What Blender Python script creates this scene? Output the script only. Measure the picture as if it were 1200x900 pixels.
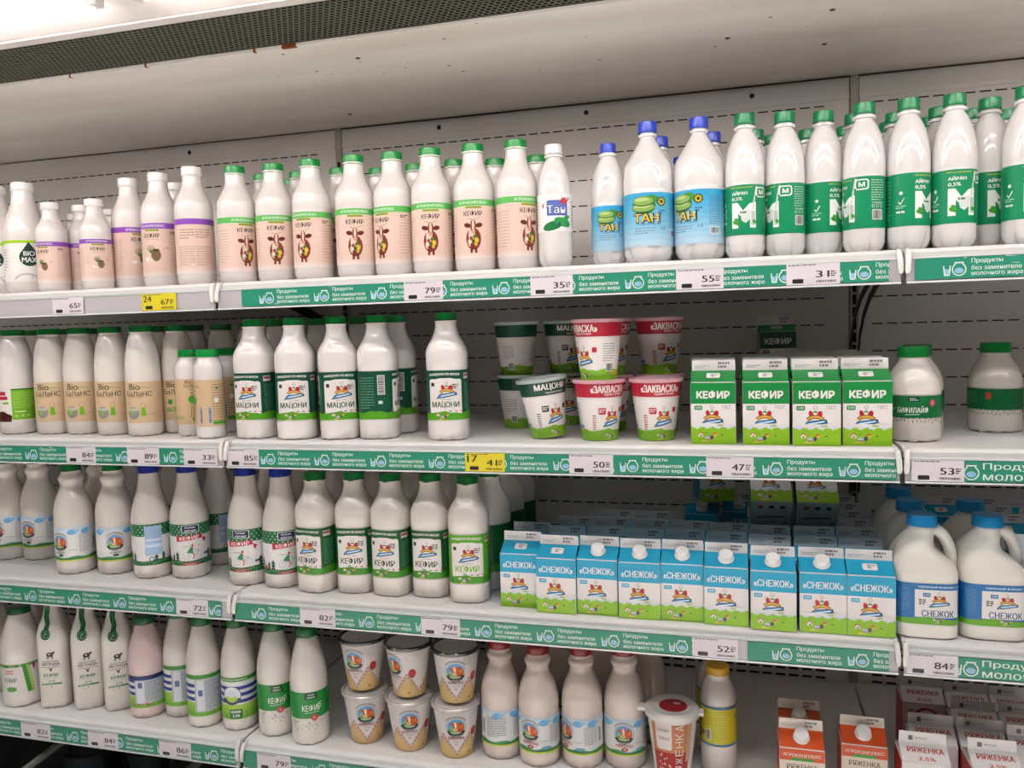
import bpy, bmesh, math, random
from math import sin, cos, pi, radians
from mathutils import Vector, Matrix
SC = bpy.context.scene
for o in list(bpy.data.objects): bpy.data.objects.remove(o)
COL = SC.collection
random.seed(7)
# ---------------- camera
cd = bpy.data.cameras.new('camera'); cam = bpy.data.objects.new('camera', cd); COL.objects.link(cam)
cd.sensor_fit = 'HORIZONTAL'; cd.sensor_width = 36.0; cd.lens = 940 / 1200 * 36.0
cd.clip_start = .05; cd.clip_end = 50
_y, _p, _r = radians(15.65), radians(-4.1), radians(1.65)
Fw = Vector((-sin(_y)*cos(_p), cos(_y)*cos(_p), sin(_p)))
R0 = Vector((cos(_y), sin(_y), 0)); U0 = R0.cross(Fw)
Rt = R0*cos(_r) - U0*sin(_r); Up = U0*cos(_r) + R0*sin(_r)
cam.matrix_world = Matrix(((Rt.x, Up.x, -Fw.x, 0), (Rt.y, Up.y, -Fw.y, 0), (Rt.z, Up.z, -Fw.z, 0), (0, 0, 0, 1)))
SC.camera = cam
# ---------------- world, lights, exposure
W = bpy.data.worlds.new('store_air'); SC.world = W; W.use_nodes = True
W.node_tree.nodes['Background'].inputs[0].default_value = (.95, .97, 1.0, 1)
W.node_tree.nodes['Background'].inputs[1].default_value = .012
SC.view_settings.view_transform = 'Standard'; SC.view_settings.look = 'None'
SC.view_settings.gamma = 1; SC.view_settings.use_curve_mapping = False
SC.view_settings.exposure = 0.08
def area(name, loc, size, power, target, color=(1, 1, 1), spread=180):
    l = bpy.data.lights.new(name, 'AREA'); l.shape = 'RECTANGLE'; l.size, l.size_y = size; l.energy = power; l.color = color; l.spread = radians(spread)
    o = bpy.data.objects.new(name, l); COL.objects.link(o); o.location = loc
    o.rotation_euler = (Vector(target) - Vector(loc)).to_track_quat('-Z', 'Y').to_euler()
    return o
# a lamp row above the cabinet front, the shop's ceiling lights, then an added bounce light
area('lamp_row_over_cabinet', (-.35, .60, .615), (4.4, .04), 9.5, (-.35, 1.70, .08), (1, .97, .96))
area('ceiling_light_row', (.3, -.5, 1.98), (4.2, .12), 21, (-.2, 1.5, -.5), (1, .975, .97))
area('canopy_bounce_fill', (-.3, -.9, 1.98), (5, .5), 190, (-.3, -.75, -1.3), (1, .98, .97), 76)   # added fill: narrow beam onto the floor, whose bounce brightens the canopy

# ---------------- helpers
def lin(h):
    c = [int(h[i:i+2], 16)/255 for i in (0, 2, 4)]
    return tuple(v/12.92 if v <= .04045 else ((v+.055)/1.055)**2.4 for v in c) + (1,)
MATS = {}
def mat(name, col, rough=.5, spec=.5, metal=0, coat=0, noise=0, nscale=20, bump=0, sss=0, trans=0, alpha=1, emit=0):
    if name in MATS: return MATS[name]
    m = bpy.data.materials.new(name); m.use_nodes = True; nt = m.node_tree; b = nt.nodes['Principled BSDF']
    c = lin(col) if isinstance(col, str) else col
    b.inputs['Base Color'].default_value = c; b.inputs['Roughness'].default_value = rough
    b.inputs['Specular IOR Level'].default_value = spec; b.inputs['Metallic'].default_value = metal
    b.inputs['Coat Weight'].default_value = coat; b.inputs['Coat Roughness'].default_value = .06
    if sss: b.inputs['Subsurface Weight'].default_value = sss; b.inputs['Subsurface Scale'].default_value = .02
    if trans: b.inputs['Transmission Weight'].default_value = trans
    if alpha < 1: b.inputs['Alpha'].default_value = alpha
    if emit: b.inputs['Emission Color'].default_value = c; b.inputs['Emission Strength'].default_value = emit
    if noise or bump:
        tc = nt.nodes.new('ShaderNodeTexCoord'); n = nt.nodes.new('ShaderNodeTexNoise'); n.inputs['Scale'].default_value = nscale
        n.inputs['Detail'].default_value = 6; nt.links.new(tc.outputs['Object'], n.inputs['Vector'])
        if noise:
            mx = nt.nodes.new('ShaderNodeMix'); mx.data_type = 'RGBA'
            mx.inputs[6].default_value = tuple(v*(1-noise) for v in c[:3]) + (1,); mx.inputs[7].default_value = tuple(min(1, v*(1+noise*.5)) for v in c[:3]) + (1,)
            nt.links.new(n.outputs['Fac'], mx.inputs[0]); nt.links.new(mx.outputs[2], b.inputs['Base Color'])
        if bump:
            bp = nt.nodes.new('ShaderNodeBump'); bp.inputs['Strength'].default_value = bump; bp.inputs['Distance'].default_value = .001
            nt.links.new(n.outputs['Fac'], bp.inputs['Height']); nt.links.new(bp.outputs[0], b.inputs['Normal'])
    MATS[name] = m; return m
def ink(col):      # printed colour on packaging
    return mat('print_' + col, col, .34, .45, noise=.04, nscale=60)
def new_obj(name, me, parent=None, loc=None):
    o = bpy.data.objects.new(name, me); COL.objects.link(o)
    if parent: o.parent = parent
    if loc: o.location = loc
    return o
def tag(o, label=None, cat=None, group=None, kind=None):
    if label: o['label'] = label
    if cat: o['category'] = cat
    if group: o['group'] = group
    if kind: o['kind'] = kind
    return o
def empty(name, loc, rz=0):
    o = bpy.data.objects.new(name, None); COL.objects.link(o); o.empty_display_size = .02
    o.location = loc; o.rotation_euler = (0, 0, rz); return o
def mesh_of(bm, name, mats, smooth=True):
    me = bpy.data.meshes.new(name); bm.normal_update(); bm.to_mesh(me); bm.free()
    for m in mats: me.materials.append(m)
    if smooth:
        for p in me.polygons: p.use_smooth = True
        me.set_sharp_from_angle(angle=radians(38))
    return me
def box(bm, x0, y0, z0, x1, y1, z1, mi=0, bev=0):
    vs = [bm.verts.new(p) for p in ((x0,y0,z0),(x1,y0,z0),(x1,y1,z0),(x0,y1,z0),(x0,y0,z1),(x1,y0,z1),(x1,y1,z1),(x0,y1,z1))]
    fs = [bm.faces.new([vs[i] for i in f]) for f in ((3,2,1,0),(4,5,6,7),(0,1,5,4),(1,2,6,5),(2,3,7,6),(3,0,4,7))]
    for f in fs: f.material_index = mi
    if bev: bmesh.ops.bevel(bm, geom=list({e for f in fs for e in f.edges}), offset=bev, segments=2, affect='EDGES', profile=.7)
    return fs
def prof_extrude(bm, pts, x0, x1, mi=0):     # closed profile in (y,z) run along x
    a = [bm.verts.new((x0, p[0], p[1])) for p in pts]; b = [bm.verts.new((x1, p[0], p[1])) for p in pts]
    n = len(pts)
    for i in range(n): bm.faces.new((a[i], a[(i+1)%n], b[(i+1)%n], b[i])).material_index = mi
    bm.faces.new(a[::-1]).material_index = mi; bm.faces.new(b).material_index = mi
    bmesh.ops.recalc_face_normals(bm, faces=bm.faces)
def squircle(th, q):       # radius factor of a rounded-square section, 1 at the flats
    if q == 0: return 1.0
    n = q; return 1/((abs(cos(th))**n + abs(sin(th))**n)**(1/n))
def lathe(bm, prof, n=48, q=0, lobes=0, lobe_z=0, lobe_d=.1, rip=0, ripr=(0, 0), closed_top=True, mi=0, twist=0):
    rings = []
    for (z, r) in prof:
        ring = []
        for k in range(n):
            th = 2*pi*k/n; rr = r
            if q:
                s = squircle(th, q); rr = r*s
            if lobes and z < lobe_z: rr *= 1 - lobe_d*(1 - z/lobe_z)*max(0, cos(lobes*th))**3
            if rip and ripr[0] < z < ripr[1]: rr *= 1 + .016*sin(rip*th + twist*z)
            zz = z
            if lobes and z <= .0001: zz = .004*max(0, cos(lobes*th))**2
            ring.append(bm.verts.new((rr*cos(th), rr*sin(th), zz)))
        rings.append(ring)
    for a, b in zip(rings, rings[1:]):
        for k in range(n): bm.faces.new((a[k], a[(k+1)%n], b[(k+1)%n], b[k])).material_index = mi
    bm.faces.new(rings[0][::-1]).material_index = mi
    if closed_top: bm.faces.new(rings[-1]).material_index = mi
def tube(bm, pts, r, n=8, mi=0):
    pts = [Vector(p) for p in pts]; rings = []
    for i, p in enumerate(pts):
        t = (pts[min(i+1, len(pts)-1)] - pts[max(i-1, 0)]).normalized()
        a = t.cross(Vector((0, 1, 0)) if abs(t.y) < .9 else Vector((1, 0, 0))).normalized(); b = t.cross(a)
        rr = r[i] if isinstance(r, (list, tuple)) else r
        rings.append([bm.verts.new(p + a*rr*cos(2*pi*k/n) + b*rr*sin(2*pi*k/n)) for k in range(n)])
    for u, v in zip(rings, rings[1:]):
        for k in range(n): bm.faces.new((u[k], u[(k+1)%n], v[(k+1)%n], v[k])).material_index = mi
    bm.faces.new(rings[0][::-1]).material_index = mi; bm.faces.new(rings[-1]).material_index = mi
def smooth_prof(p, k=3):   # Catmull-Rom through the profile points
    out = []
    for i in range(len(p)-1):
        p0, p1, p2, p3 = p[max(i-1, 0)], p[i], p[i+1], p[min(i+2, len(p)-1)]
        for j in range(k):
            t = j/k
            out.append(tuple(.5*((2*p1[c]) + (-p0[c]+p2[c])*t + (2*p0[c]-5*p1[c]+4*p2[c]-p3[c])*t*t + (-p0[c]+3*p1[c]-3*p2[c]+p3[c])*t**3) for c in (0, 1)))
    out.append(p[-1]); return out

# ---------------- printed artwork: flat shapes, wrapped round a body afterwards
_txt = {}
def text_tris(s, bold=0, shear=0):
    key = (s, bold, shear)
    if key in _txt: return _txt[key]
    cu = bpy.data.curves.new('lettering', 'FONT'); cu.body = s; cu.resolution_u = 5 if len(s) <= 7 else (4 if len(s) <= 10 and ('Ф' in s or s[0] == '«') else 2); cu.size = 1; cu.shear = shear
    cu.align_x = 'LEFT'; cu.fill_mode = 'FRONT'
    o = bpy.data.objects.new('lettering', cu); COL.objects.link(o)
    me = bpy.data.meshes.new_from_object(o.evaluated_get(bpy.context.evaluated_depsgraph_get()))
    vs = [(v.co.x, v.co.y) for v in me.vertices]; fs = [tuple(p.vertices) for p in me.polygons]
    bpy.data.objects.remove(o); bpy.data.curves.remove(cu); bpy.data.meshes.remove(me)
    x0, x1 = min(v[0] for v in vs), max(v[0] for v in vs); y0, y1 = min(v[1] for v in vs), max(v[1] for v in vs)
    vs = [((x-x0)/(x1-x0) - .5, (y-y0)/(y1-y0) - .5) for x, y in vs]
    _txt[key] = (vs, fs); return _txt[key]
class Art:
    def __init__(s): s.bm = bmesh.new(); s.cols = []; s.bb = []
    def level(s, x0, z0, x1, z1):      # one step above whatever it overlaps
        l = 1 + max([b[4] for b in s.bb if b[0] < x1 and b[2] > x0 and b[1] < z1 and b[3] > z0], default=0)
        s.bb.append((x0, z0, x1, z1, l)); return l
    def mi(s, c):
        if c not in s.cols: s.cols.append(c)
        return s.cols.index(c)
    def face(s, pts, c, d=None):
        z = d if d is not None else s.level(min(p[0] for p in pts), min(p[1] for p in pts), max(p[0] for p in pts), max(p[1] for p in pts))
        f = s.bm.faces.new([s.bm.verts.new((p[0], -z, p[1])) for p in pts]); f.material_index = s.mi(c)
        f.normal_update()
        if f.normal.y > 0: f.normal_flip()
        return s
    def rect(s, x0, z0, x1, z1, c, d=None): return s.face(((x0, z0), (x1, z0), (x1, z1), (x0, z1)), c, d)
    def rr(s, x0, z0, x1, z1, c, r=.002, d=None):
        pts = []
        for cx, cz, a in ((x1-r, z1-r, 0), (x0+r, z1-r, 90), (x0+r, z0+r, 180), (x1-r, z0+r, 270)):
            for k in range(4): t = radians(a+30*k); pts.append((cx+r*cos(t), cz+r*sin(t)))
        return s.face(pts, c, d)
    def ell(s, cx, cz, rx, rz, c, n=16, d=None, rot=0):
        pts = []
        for k in range(n):
            a = 2*pi*k/n; x, z = rx*cos(a), rz*sin(a); pts.append((cx+x*cos(rot)-z*sin(rot), cz+x*sin(rot)+z*cos(rot)))
        return s.face(pts, c, d)
    def line(s, pts, w, c):
        d = s.level(min(p[0] for p in pts)-w, min(p[1] for p in pts)-w, max(p[0] for p in pts)+w, max(p[1] for p in pts)+w)
        for (a, b) in zip(pts, pts[1:]):
            dx, dz = b[0]-a[0], b[1]-a[1]; L = math.hypot(dx, dz) or 1; nx, nz = -dz/L*w/2, dx/L*w/2
            s.face(((a[0]-nx, a[1]-nz), (b[0]-nx, b[1]-nz), (b[0]+nx, b[1]+nz), (a[0]+nx, a[1]+nz)), c, d)
        return s
    def arc(s, cx, cz, r, a0, a1, w, c, n=10, sq=1):
        return s.line([(cx+r*cos(radians(a0+(a1-a0)*k/n)), cz+sq*r*sin(radians(a0+(a1-a0)*k/n))) for k in range(n+1)], w, c)
    def text(s, t, cx, cz, w, h, c, bold=.02, shear=0, rot=0, curve=0):
        vs, fs = text_tris(t, 0, shear); L = s.level(cx-w/2, cz-h/2-abs(rot)*w/2-max(0, -curve), cx+w/2, cz+h/2+abs(rot)*w/2+max(0, curve)); m = s.mi(c); ca, sa = cos(rot), sin(rot); nv = []
        d = bold*h*.85; off = ((0, 0),) if not bold else (((-d, 0), (d, 0)) if bold < .05 else ((-d, -d), (d, -d), (-d, d), (d, d)))
        for q, (ox, oz) in enumerate(off):         # heavier strokes: the same letters printed again, a hair aside
            nv = []
            for x, z in vs:
                x = x*(w-2*d)+ox; z = z*(h-2*d)+oz + curve*(1-(2*x/w)**2); nv.append(s.bm.verts.new((cx+x*ca-z*sa, -L-q*.22, cz+x*sa+z*ca)))
            for f in fs:
                try:
                    g = s.bm.faces.new([nv[i] for i in f]); g.material_index = m; g.normal_update()
                    if g.normal.y > 0: g.normal_flip()
                except ValueError: pass
        return s
    def lines(s, x0, z0, x1, z1, n, c, fill=.42):    # print too small to read: broken rules
        L = s.level(x0, z0, x1, z1); h = (z1-z0)/n; rnd = random.Random(int(x0*9999)+n)
        for k in range(n):
            z = z1-(k+.7)*h; x = x0
            while x < x1-.001:
                w = min(rnd.uniform(.002, .007), x1-x); s.rect(x, z, x+w, z+h*fill, c, L); x += w+.0012
                if k == n-1 and x > x0+(x1-x0)*.6: break
        return s
    def bars(s, x0, z0, x1, z1, c='201c1c', vert=True, bg='e8e4e2'):
        if bg: s.rect(x0, z0, x1, z1, bg)
        L = s.level(x0, z0, x1, z1); rnd = random.Random(3); m = .0012
        x = (x0 if vert else z0)+m; e = (x1 if vert else z1)-m
        while x < e:
            w = min(rnd.choice((.0006, .001, .0015)), e-x)
            if vert: s.rect(x, z0+m, x+w, z1-m, c, L)
            else: s.rect(x0+m, x, x1-m, x+w, c, L)
            x += w+rnd.choice((.0006, .001))
        return s
    def grad(s, x0, z0, x1, z1, ca, cb, n=8):        # printed blend, bottom colour to top colour
        a = [int(ca[i:i+2], 16) for i in (0, 2, 4)]; b = [int(cb[i:i+2], 16) for i in (0, 2, 4)]; L = s.level(x0, z0, x1, z1)
        for k in range(n):
            t = (k+.5)/n; c = ''.join('%02x' % int(a[i]+(b[i]-a[i])*t) for i in range(3))
            s.rect(x0, z0+(z1-z0)*k/n, x1, z0+(z1-z0)*(k+1)/n, c, L)
        return s
    def clip(s, x0, x1):
        for v, sg in ((x0, -1), (x1, 1)):
            bmesh.ops.bisect_plane(s.bm, geom=s.bm.verts[:]+s.bm.edges[:]+s.bm.faces[:], plane_co=(v, 0, 0), plane_no=(sg, 0, 0), clear_outer=True)
        return s
    def finish(s, name, fn, step=None, xr=None, zcuts=()):
        bm = s.bm; bm.normal_update()
        if step:
            xs = [v.co.x for v in bm.verts]; x = math.floor(min(xs)/step)*step+step
            while x < max(xs):
                bmesh.ops.bisect_plane(bm, geom=bm.verts[:]+bm.edges[:]+bm.faces[:], plane_co=(x, 0, 0), plane_no=(1, 0, 0), dist=1e-6); x += step
        for z in zcuts:
            bmesh.ops.bisect_plane(bm, geom=bm.verts[:]+bm.edges[:]+bm.faces[:], plane_co=(0, 0, z), plane_no=(0, 0, 1), dist=1e-6)
        for v in bm.verts: v.co = fn(v.co.x, v.co.z, -v.co.y)
        me = bpy.data.meshes.new(name); bm.to_mesh(me); bm.free()
        for c in s.cols: me.materials.append(ink(c))
        return me
LAY = .00009
def wrap(R, Rz=None, q=0):
    def fn(x, z, l):
        th = x/R - pi/2; r = (Rz(z) if Rz else R)*(squircle(th, q) if q else 1) + .0005 + l*LAY
        return Vector((r*cos(th), r*sin(th), z))
    return fn
def flat(y0):
    return lambda x, z, l: Vector((x, y0-.0003-l*.00011, z))
TAGS = [(0, -1.3949, -1.3149, '65', 'w'), (0, -1.1692, -1.0865, '24|67', 'y'), (0, -0.5907, -0.5144, '79', 'w'), (0, -0.349, -0.2731, '35', 'w'), (0, -0.0959, -0.0187, '55', 'w'), (0, 0.0803, 0.1614, '31', 'w'), (1, -1.3855, -1.3094, '84', 'w'), (1, -1.2287, -1.1499, '89', 'w'), (1, -1.0896, -1.0102, '33', 'w'), (1, -0.9862, -0.9154, '85', 'w'), (1, -0.4822, -0.4062, '17|41', 'y'), (1, -0.2868, -0.2085, '50', 'w'), (1, -0.05, 0.0271, '47', 'w'), (1, 0.2677, 0.3429, '53', 'w'), (2, -1.1298, -1.0527, '72', 'w'), (2, -0.8401, -0.7625, '82', 'w'), (2, -0.5813, -0.5033, '79', 'w'), (2, -0.0768, -0.0005, '52', 'w'), (2, 0.262, 0.3375, '84', 'w'), (3, -1.6952, -1.6327, '76', 'w'), (3, -1.564, -1.4825, '82', 'w'), (3, -1.3798, -1.3003, '84', 'w'), (3, -1.1943, -1.1149, '86', 'w'), (3, -0.9558, -0.8782, '79', 'w')]
STRIPS = [(0, -0.9355, 0.2336, 0), (0, 0.2707, 0.4592, 0), (1, -1.6543, -1.0143, 0), (1, -0.9506, 0.2463, 0), (1, 0.3222, 0.4646, 1), (2, -1.685, -1.022, 0), (2, -0.9896, -0.0768, 0), (2, 0.0151, 0.2363, 0), (2, 0.325, 0.47, 1), (3, -1.7154, -1.0066, 0), (3, -0.9882, -0.2523, 0)]
# ================= THE SETTING =================
YF, YB = 1.40, 1.94                      # shelf fronts, back wall
ZS = (.104, -.213, -.529, -.842)         # the four shelf decks
JX = (-2.245, -.995, .255, 1.505)        # cabinet joints
def dirty(name, col, rough, stain, scale, amt, bump=0, streak=None):
    m = mat(name, col, rough, noise=0); nt = m.node_tree; b = nt.nodes['Principled BSDF']
    tc = nt.nodes.new('ShaderNodeTexCoord'); mp = nt.nodes.new('ShaderNodeMapping'); mp.inputs['Scale'].default_value = streak or (1, 1, 1)
    n = nt.nodes.new('ShaderNodeTexNoise'); n.inputs['Scale'].default_value = scale; n.inputs['Detail'].default_value = 7
    r = nt.nodes.new('ShaderNodeValToRGB'); r.color_ramp.elements[0].position = .42; r.color_ramp.elements[1].position = .75
    mx = nt.nodes.new('ShaderNodeMix'); mx.data_type = 'RGBA'; mx.inputs[6].default_value = lin(col); mx.inputs[7].default_value = lin(stain)
    mu = nt.nodes.new('ShaderNodeMath'); mu.operation = 'MULTIPLY'; mu.inputs[1].default_value = amt
    L = nt.links.new; L(tc.outputs['Object'], mp.inputs[0]); L(mp.outputs[0], n.inputs['Vector']); L(n.outputs['Fac'], r.inputs[0]); L(r.outputs[0], mu.inputs[0]); L(mu.outputs[0], mx.inputs[0]); L(mx.outputs[2], b.inputs['Base Color'])
    n2 = nt.nodes.new('ShaderNodeTexNoise'); n2.inputs['Scale'].default_value = 5; L(tc.outputs['Object'], n2.inputs['Vector'])
    mr = nt.nodes.new('ShaderNodeMapRange'); mr.inputs[3].default_value = rough-.06; mr.inputs[4].default_value = rough+.1; L(n2.outputs['Fac'], mr.inputs[0]); L(mr.outputs[0], b.inputs['Roughness'])
    return m
M_wall = dirty('painted_back_panel', 'e2dedb', .36, 'c6bdb2', 3, .5)
M_can = dirty('painted_canopy', 'e4dfd9', .17, 'b8ab9c', 2.2, .5, streak=(.5, 3, 1))
M_hood = dirty('painted_hood', 'dcd6d4', .4, 'c4b8ae', 3, .3)
M_shelf = dirty('painted_shelf', 'e2e0de', .33, 'ccc8c2', 8, .35)
M_dark = mat('slot_shadow', '0b0b0a', .9)
M_post = dirty('painted_post', 'b9b2a6', .45, '7d6e5a', 12, .6)
M_black = mat('black_steel', '15140f', .5)
M_deck = dirty('grey_deck', '8d857b', .5, '6f675d', 5, .5)

wall = empty('wall_back', (0, YB, 0)); tag(wall, kind='structure')
Y0 = -YB
for i in range(3):
    xa, xb = JX[i]+.010, JX[i+1]-.010
    bm = bmesh.new(); box(bm, xa, 0, -.845, xb, .012, .527, bev=.0015)
    box(bm, xa, -.003, .478, xb, .0, .486)                  # pressed fold near the top
    new_obj('panel', mesh_of(bm, 'panel', [M_wall]), wall)
    bm = bmesh.new(); z = .4665
    while z > -.70:
        x = xa+.028
        while x+.0215 < xb-.026:
            box(bm, x, -.0012, z-.0013, x+.0215, .002, z+.0013); x += .0297
        z -= .0604
    z = -.722
    while z > -.838:
        x = xa+.03; k = 0
        while x+.021 < xb-.03:
            box(bm, x, -.0012, z-.0021, x+.0215, .002, z+.0021); x += .0297
        z -= .0165
    o = new_obj('air_slots', mesh_of(bm, 'air_slots', [M_dark], False), wall); tag(o, kind='stuff')
bm = bmesh.new(); box(bm, -2.26, .0125, -1.12, 1.5, .02, .56); new_obj('light_leak_blocker', mesh_of(bm, 'light_leak_blocker', [M_post], False), wall)  # unseen sheet added to stop light leaking in between panels and posts
for i in range(1, 3):
    bm = bmesh.new(); x = JX[i]
    box(bm, x-.0085, -.004, -.845, x+.0085, .008, .527, bev=.001)
    z = .43
    p = new_obj('slotted_post', mesh_of(bm, 'slotted_post', [M_post]), wall)
    bm = bmesh.new(); 
    while z > -.82:
        box(bm, x-.0035, -.0052, z-.011, x+.0045, -.003, z+.011); z -= .028
    new_obj('post_holes', mesh_of(bm, 'post_holes', [M_dark], False), p)
bm = bmesh.new()
for x in (-1.45, -.715, -.34, .62, .04): 
    bmesh.ops.create_uvsphere(bm, u_segments=10, v_segments=6, radius=.006, matrix=Matrix.Translation((x, 0, .505)) @ Matrix.Diagonal((1, .4, 1, 1)))
o = new_obj('rivets', mesh_of(bm, 'rivets', [M_black]), wall)

# canopy over the top shelf, with drips of dirt and screws
can = empty('ceiling', (0, 0, .527)); tag(can, kind='structure')
for i in range(3):
    bm = bmesh.new(); box(bm, JX[i]+.0001, 1.356, 0, JX[i+1]-.0001, YB+.012, .012)
    box(bm, JX[i]+.0006, 1.352, -.004, JX[i+1]-.0006, 1.357, .016)
    new_obj('canopy_panel', mesh_of(bm, 'canopy_panel', [M_can]), can)
bm = bmesh.new(); rnd = random.Random(11)
for k in range(46):
    cx, cy = rnd.choice(((-.72, 1.55), (-.5, 1.5), (-.35, 1.6), (.1, 1.55), (-.9, 1.45)));
    x, y = rnd.gauss(cx, .12), min(1.9, max(1.37, rnd.gauss(cy, .08))); s = rnd.choice((.0006, .001, .0014, .0022))
    bmesh.ops.create_uvsphere(bm, u_segments=8, v_segments=4, radius=s, matrix=Matrix.Translation((x, y, -.0002)) @ Matrix.Diagonal((1.6, 1, .3, 1)))
for x, y in ((-.90, 1.82), (-.70, 1.46), (-.01, 1.6), (.17, 1.70), (.165, 1.52)):
    bmesh.ops.create_uvsphere(bm, u_segments=10, v_segments=6, radius=.0042, matrix=Matrix.Translation((x, y, -.0004)) @ Matrix.Diagonal((1.2, .9, .5, 1)))
new_obj('dirt_specks', mesh_of(bm, 'dirt_specks', [mat('dry_dirt', '4a3c2c', .8)]), can)
bm = bmesh.new()      # dark sealant line in the corner between canopy and wall
box(bm, JX[1], YB-.0035, -.003, JX[3], YB, .001); box(bm, JX[0], YB-.002, -.002, JX[1], YB, .001)
new_obj('corner_seal', mesh_of(bm, 'corner_seal', [mat('old_sealant', '4d4438', .8, noise=.5, nscale=30)], False), can)
bm = bmesh.new()      # rust at the grille edge
for x, w in ((-.80, .02), (-.783, .012), (-.86, .005), (-1.1, .004), (-1.28, .003)):
    box(bm, x, 1.3505, -.0052, x+w, 1.3575, .002)
new_obj('rust_patch', mesh_of(bm, 'rust_patch', [mat('rust', '8a4a18', .85, noise=.5, nscale=200)], False), can)

# honeycomb air outlet
gr = empty('air_outlet_grille', (0, 0, .527)); tag(gr, 'dark honeycomb air outlet running along the canopy front edge', 'grille')
bm = bmesh.new(); PX = .0112; PY = PX*.866; t = .0009
ny = int(.150/PY)
for j in range(ny):
    y = 1.203+j*PY
    nx = int(2.30/PX)
    for i in range(nx):
        x = -2.15+i*PX+(PX/2 if j % 2 else 0)
        if y > 1.346: continue
        ri, ro = PX/2/.866-t, PX/2/.866
        a = [bm.verts.new((x+ro*sin(pi/3*k), y+ro*cos(pi/3*k), 0)) for k in range(6)]
        b = [bm.verts.new((x+ri*sin(pi/3*k), y+ri*cos(pi/3*k), 0)) for k in range(6)]
        c = [bm.verts.new((v.co.x, v.co.y, .0014)) for v in b]
        for k in range(6):
            bm.faces.new((a[k], a[(k+1)%6], b[(k+1)%6], b[k])); bm.faces.new((b[k], b[(k+1)%6], c[(k+1)%6], c[k]))
o = new_obj('honeycomb', mesh_of(bm, 'honeycomb', [mat('grille_plastic', '6a6b5e', .45)], False), gr); tag(o, kind='stuff')
bm = bmesh.new(); box(bm, -2.25, 1.196, .020, 1.5, 1.352, .03); box(bm, .1, 1.196, 0, 1.5, 1.352, .02); box(bm, -2.25, 1.3462, .0018, .1, 1.352, .02)
new_obj('duct', mesh_of(bm, 'duct', [mat('duct_dark', '0c0d0b', .9)], False), gr)

# white hood with the lamp
trim = empty('trim_1', (0, 0, .527)); tag(trim, kind='structure')
bm = bmesh.new(); prof_extrude(bm, ((1.196, .0), (1.196, .03), (1.168, .03), (1.168, .003), (1.171, .003), (1.171, -.001)), -2.3, 1.5)
new_obj('hood_lip', mesh_of(bm, 'hood_lip', [M_hood], False), trim)
bm = bmesh.new(); prof_extrude(bm, ((1.1675, .0015), (1.1675, .03), (1.0, .06), (.93, .085), (.92, .08), (.94, .050), (1.04, .024)), -2.3, 1.5)
new_obj('hood_sheet', mesh_of(bm, 'hood_sheet', [M_hood], False), trim)
for i, x0 in enumerate((-2.10, -.90, .30)):
    lt = empty('tube_lamp', (x0, 1.088, .531)); tag(lt, ('glowing white lamp tube under the hood at the top left', 'lamp tube under the hood above the middle of the cabinet', 'lamp tube under the hood above the right of the cabinet')[i], 'lamp')
    bm = bmesh.new(); tube(bm, ((.02, 0, 0), (1.125, 0, 0)), .0095, 14)
    new_obj('glass_tube', mesh_of(bm, 'glass_tube', [mat('lit_tube', 'fff4ee', .3, emit=24)]), lt)
    for s in (0, 1.12):
        bm = bmesh.new(); box(bm, s, -.010, -.008, s+.018, .010, .010, bev=.002)
        new_obj('lamp_holder', mesh_of(bm, 'lamp_holder', [mat('lamp_holder_grey', 'cfcbc8', .5)]), lt)


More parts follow.
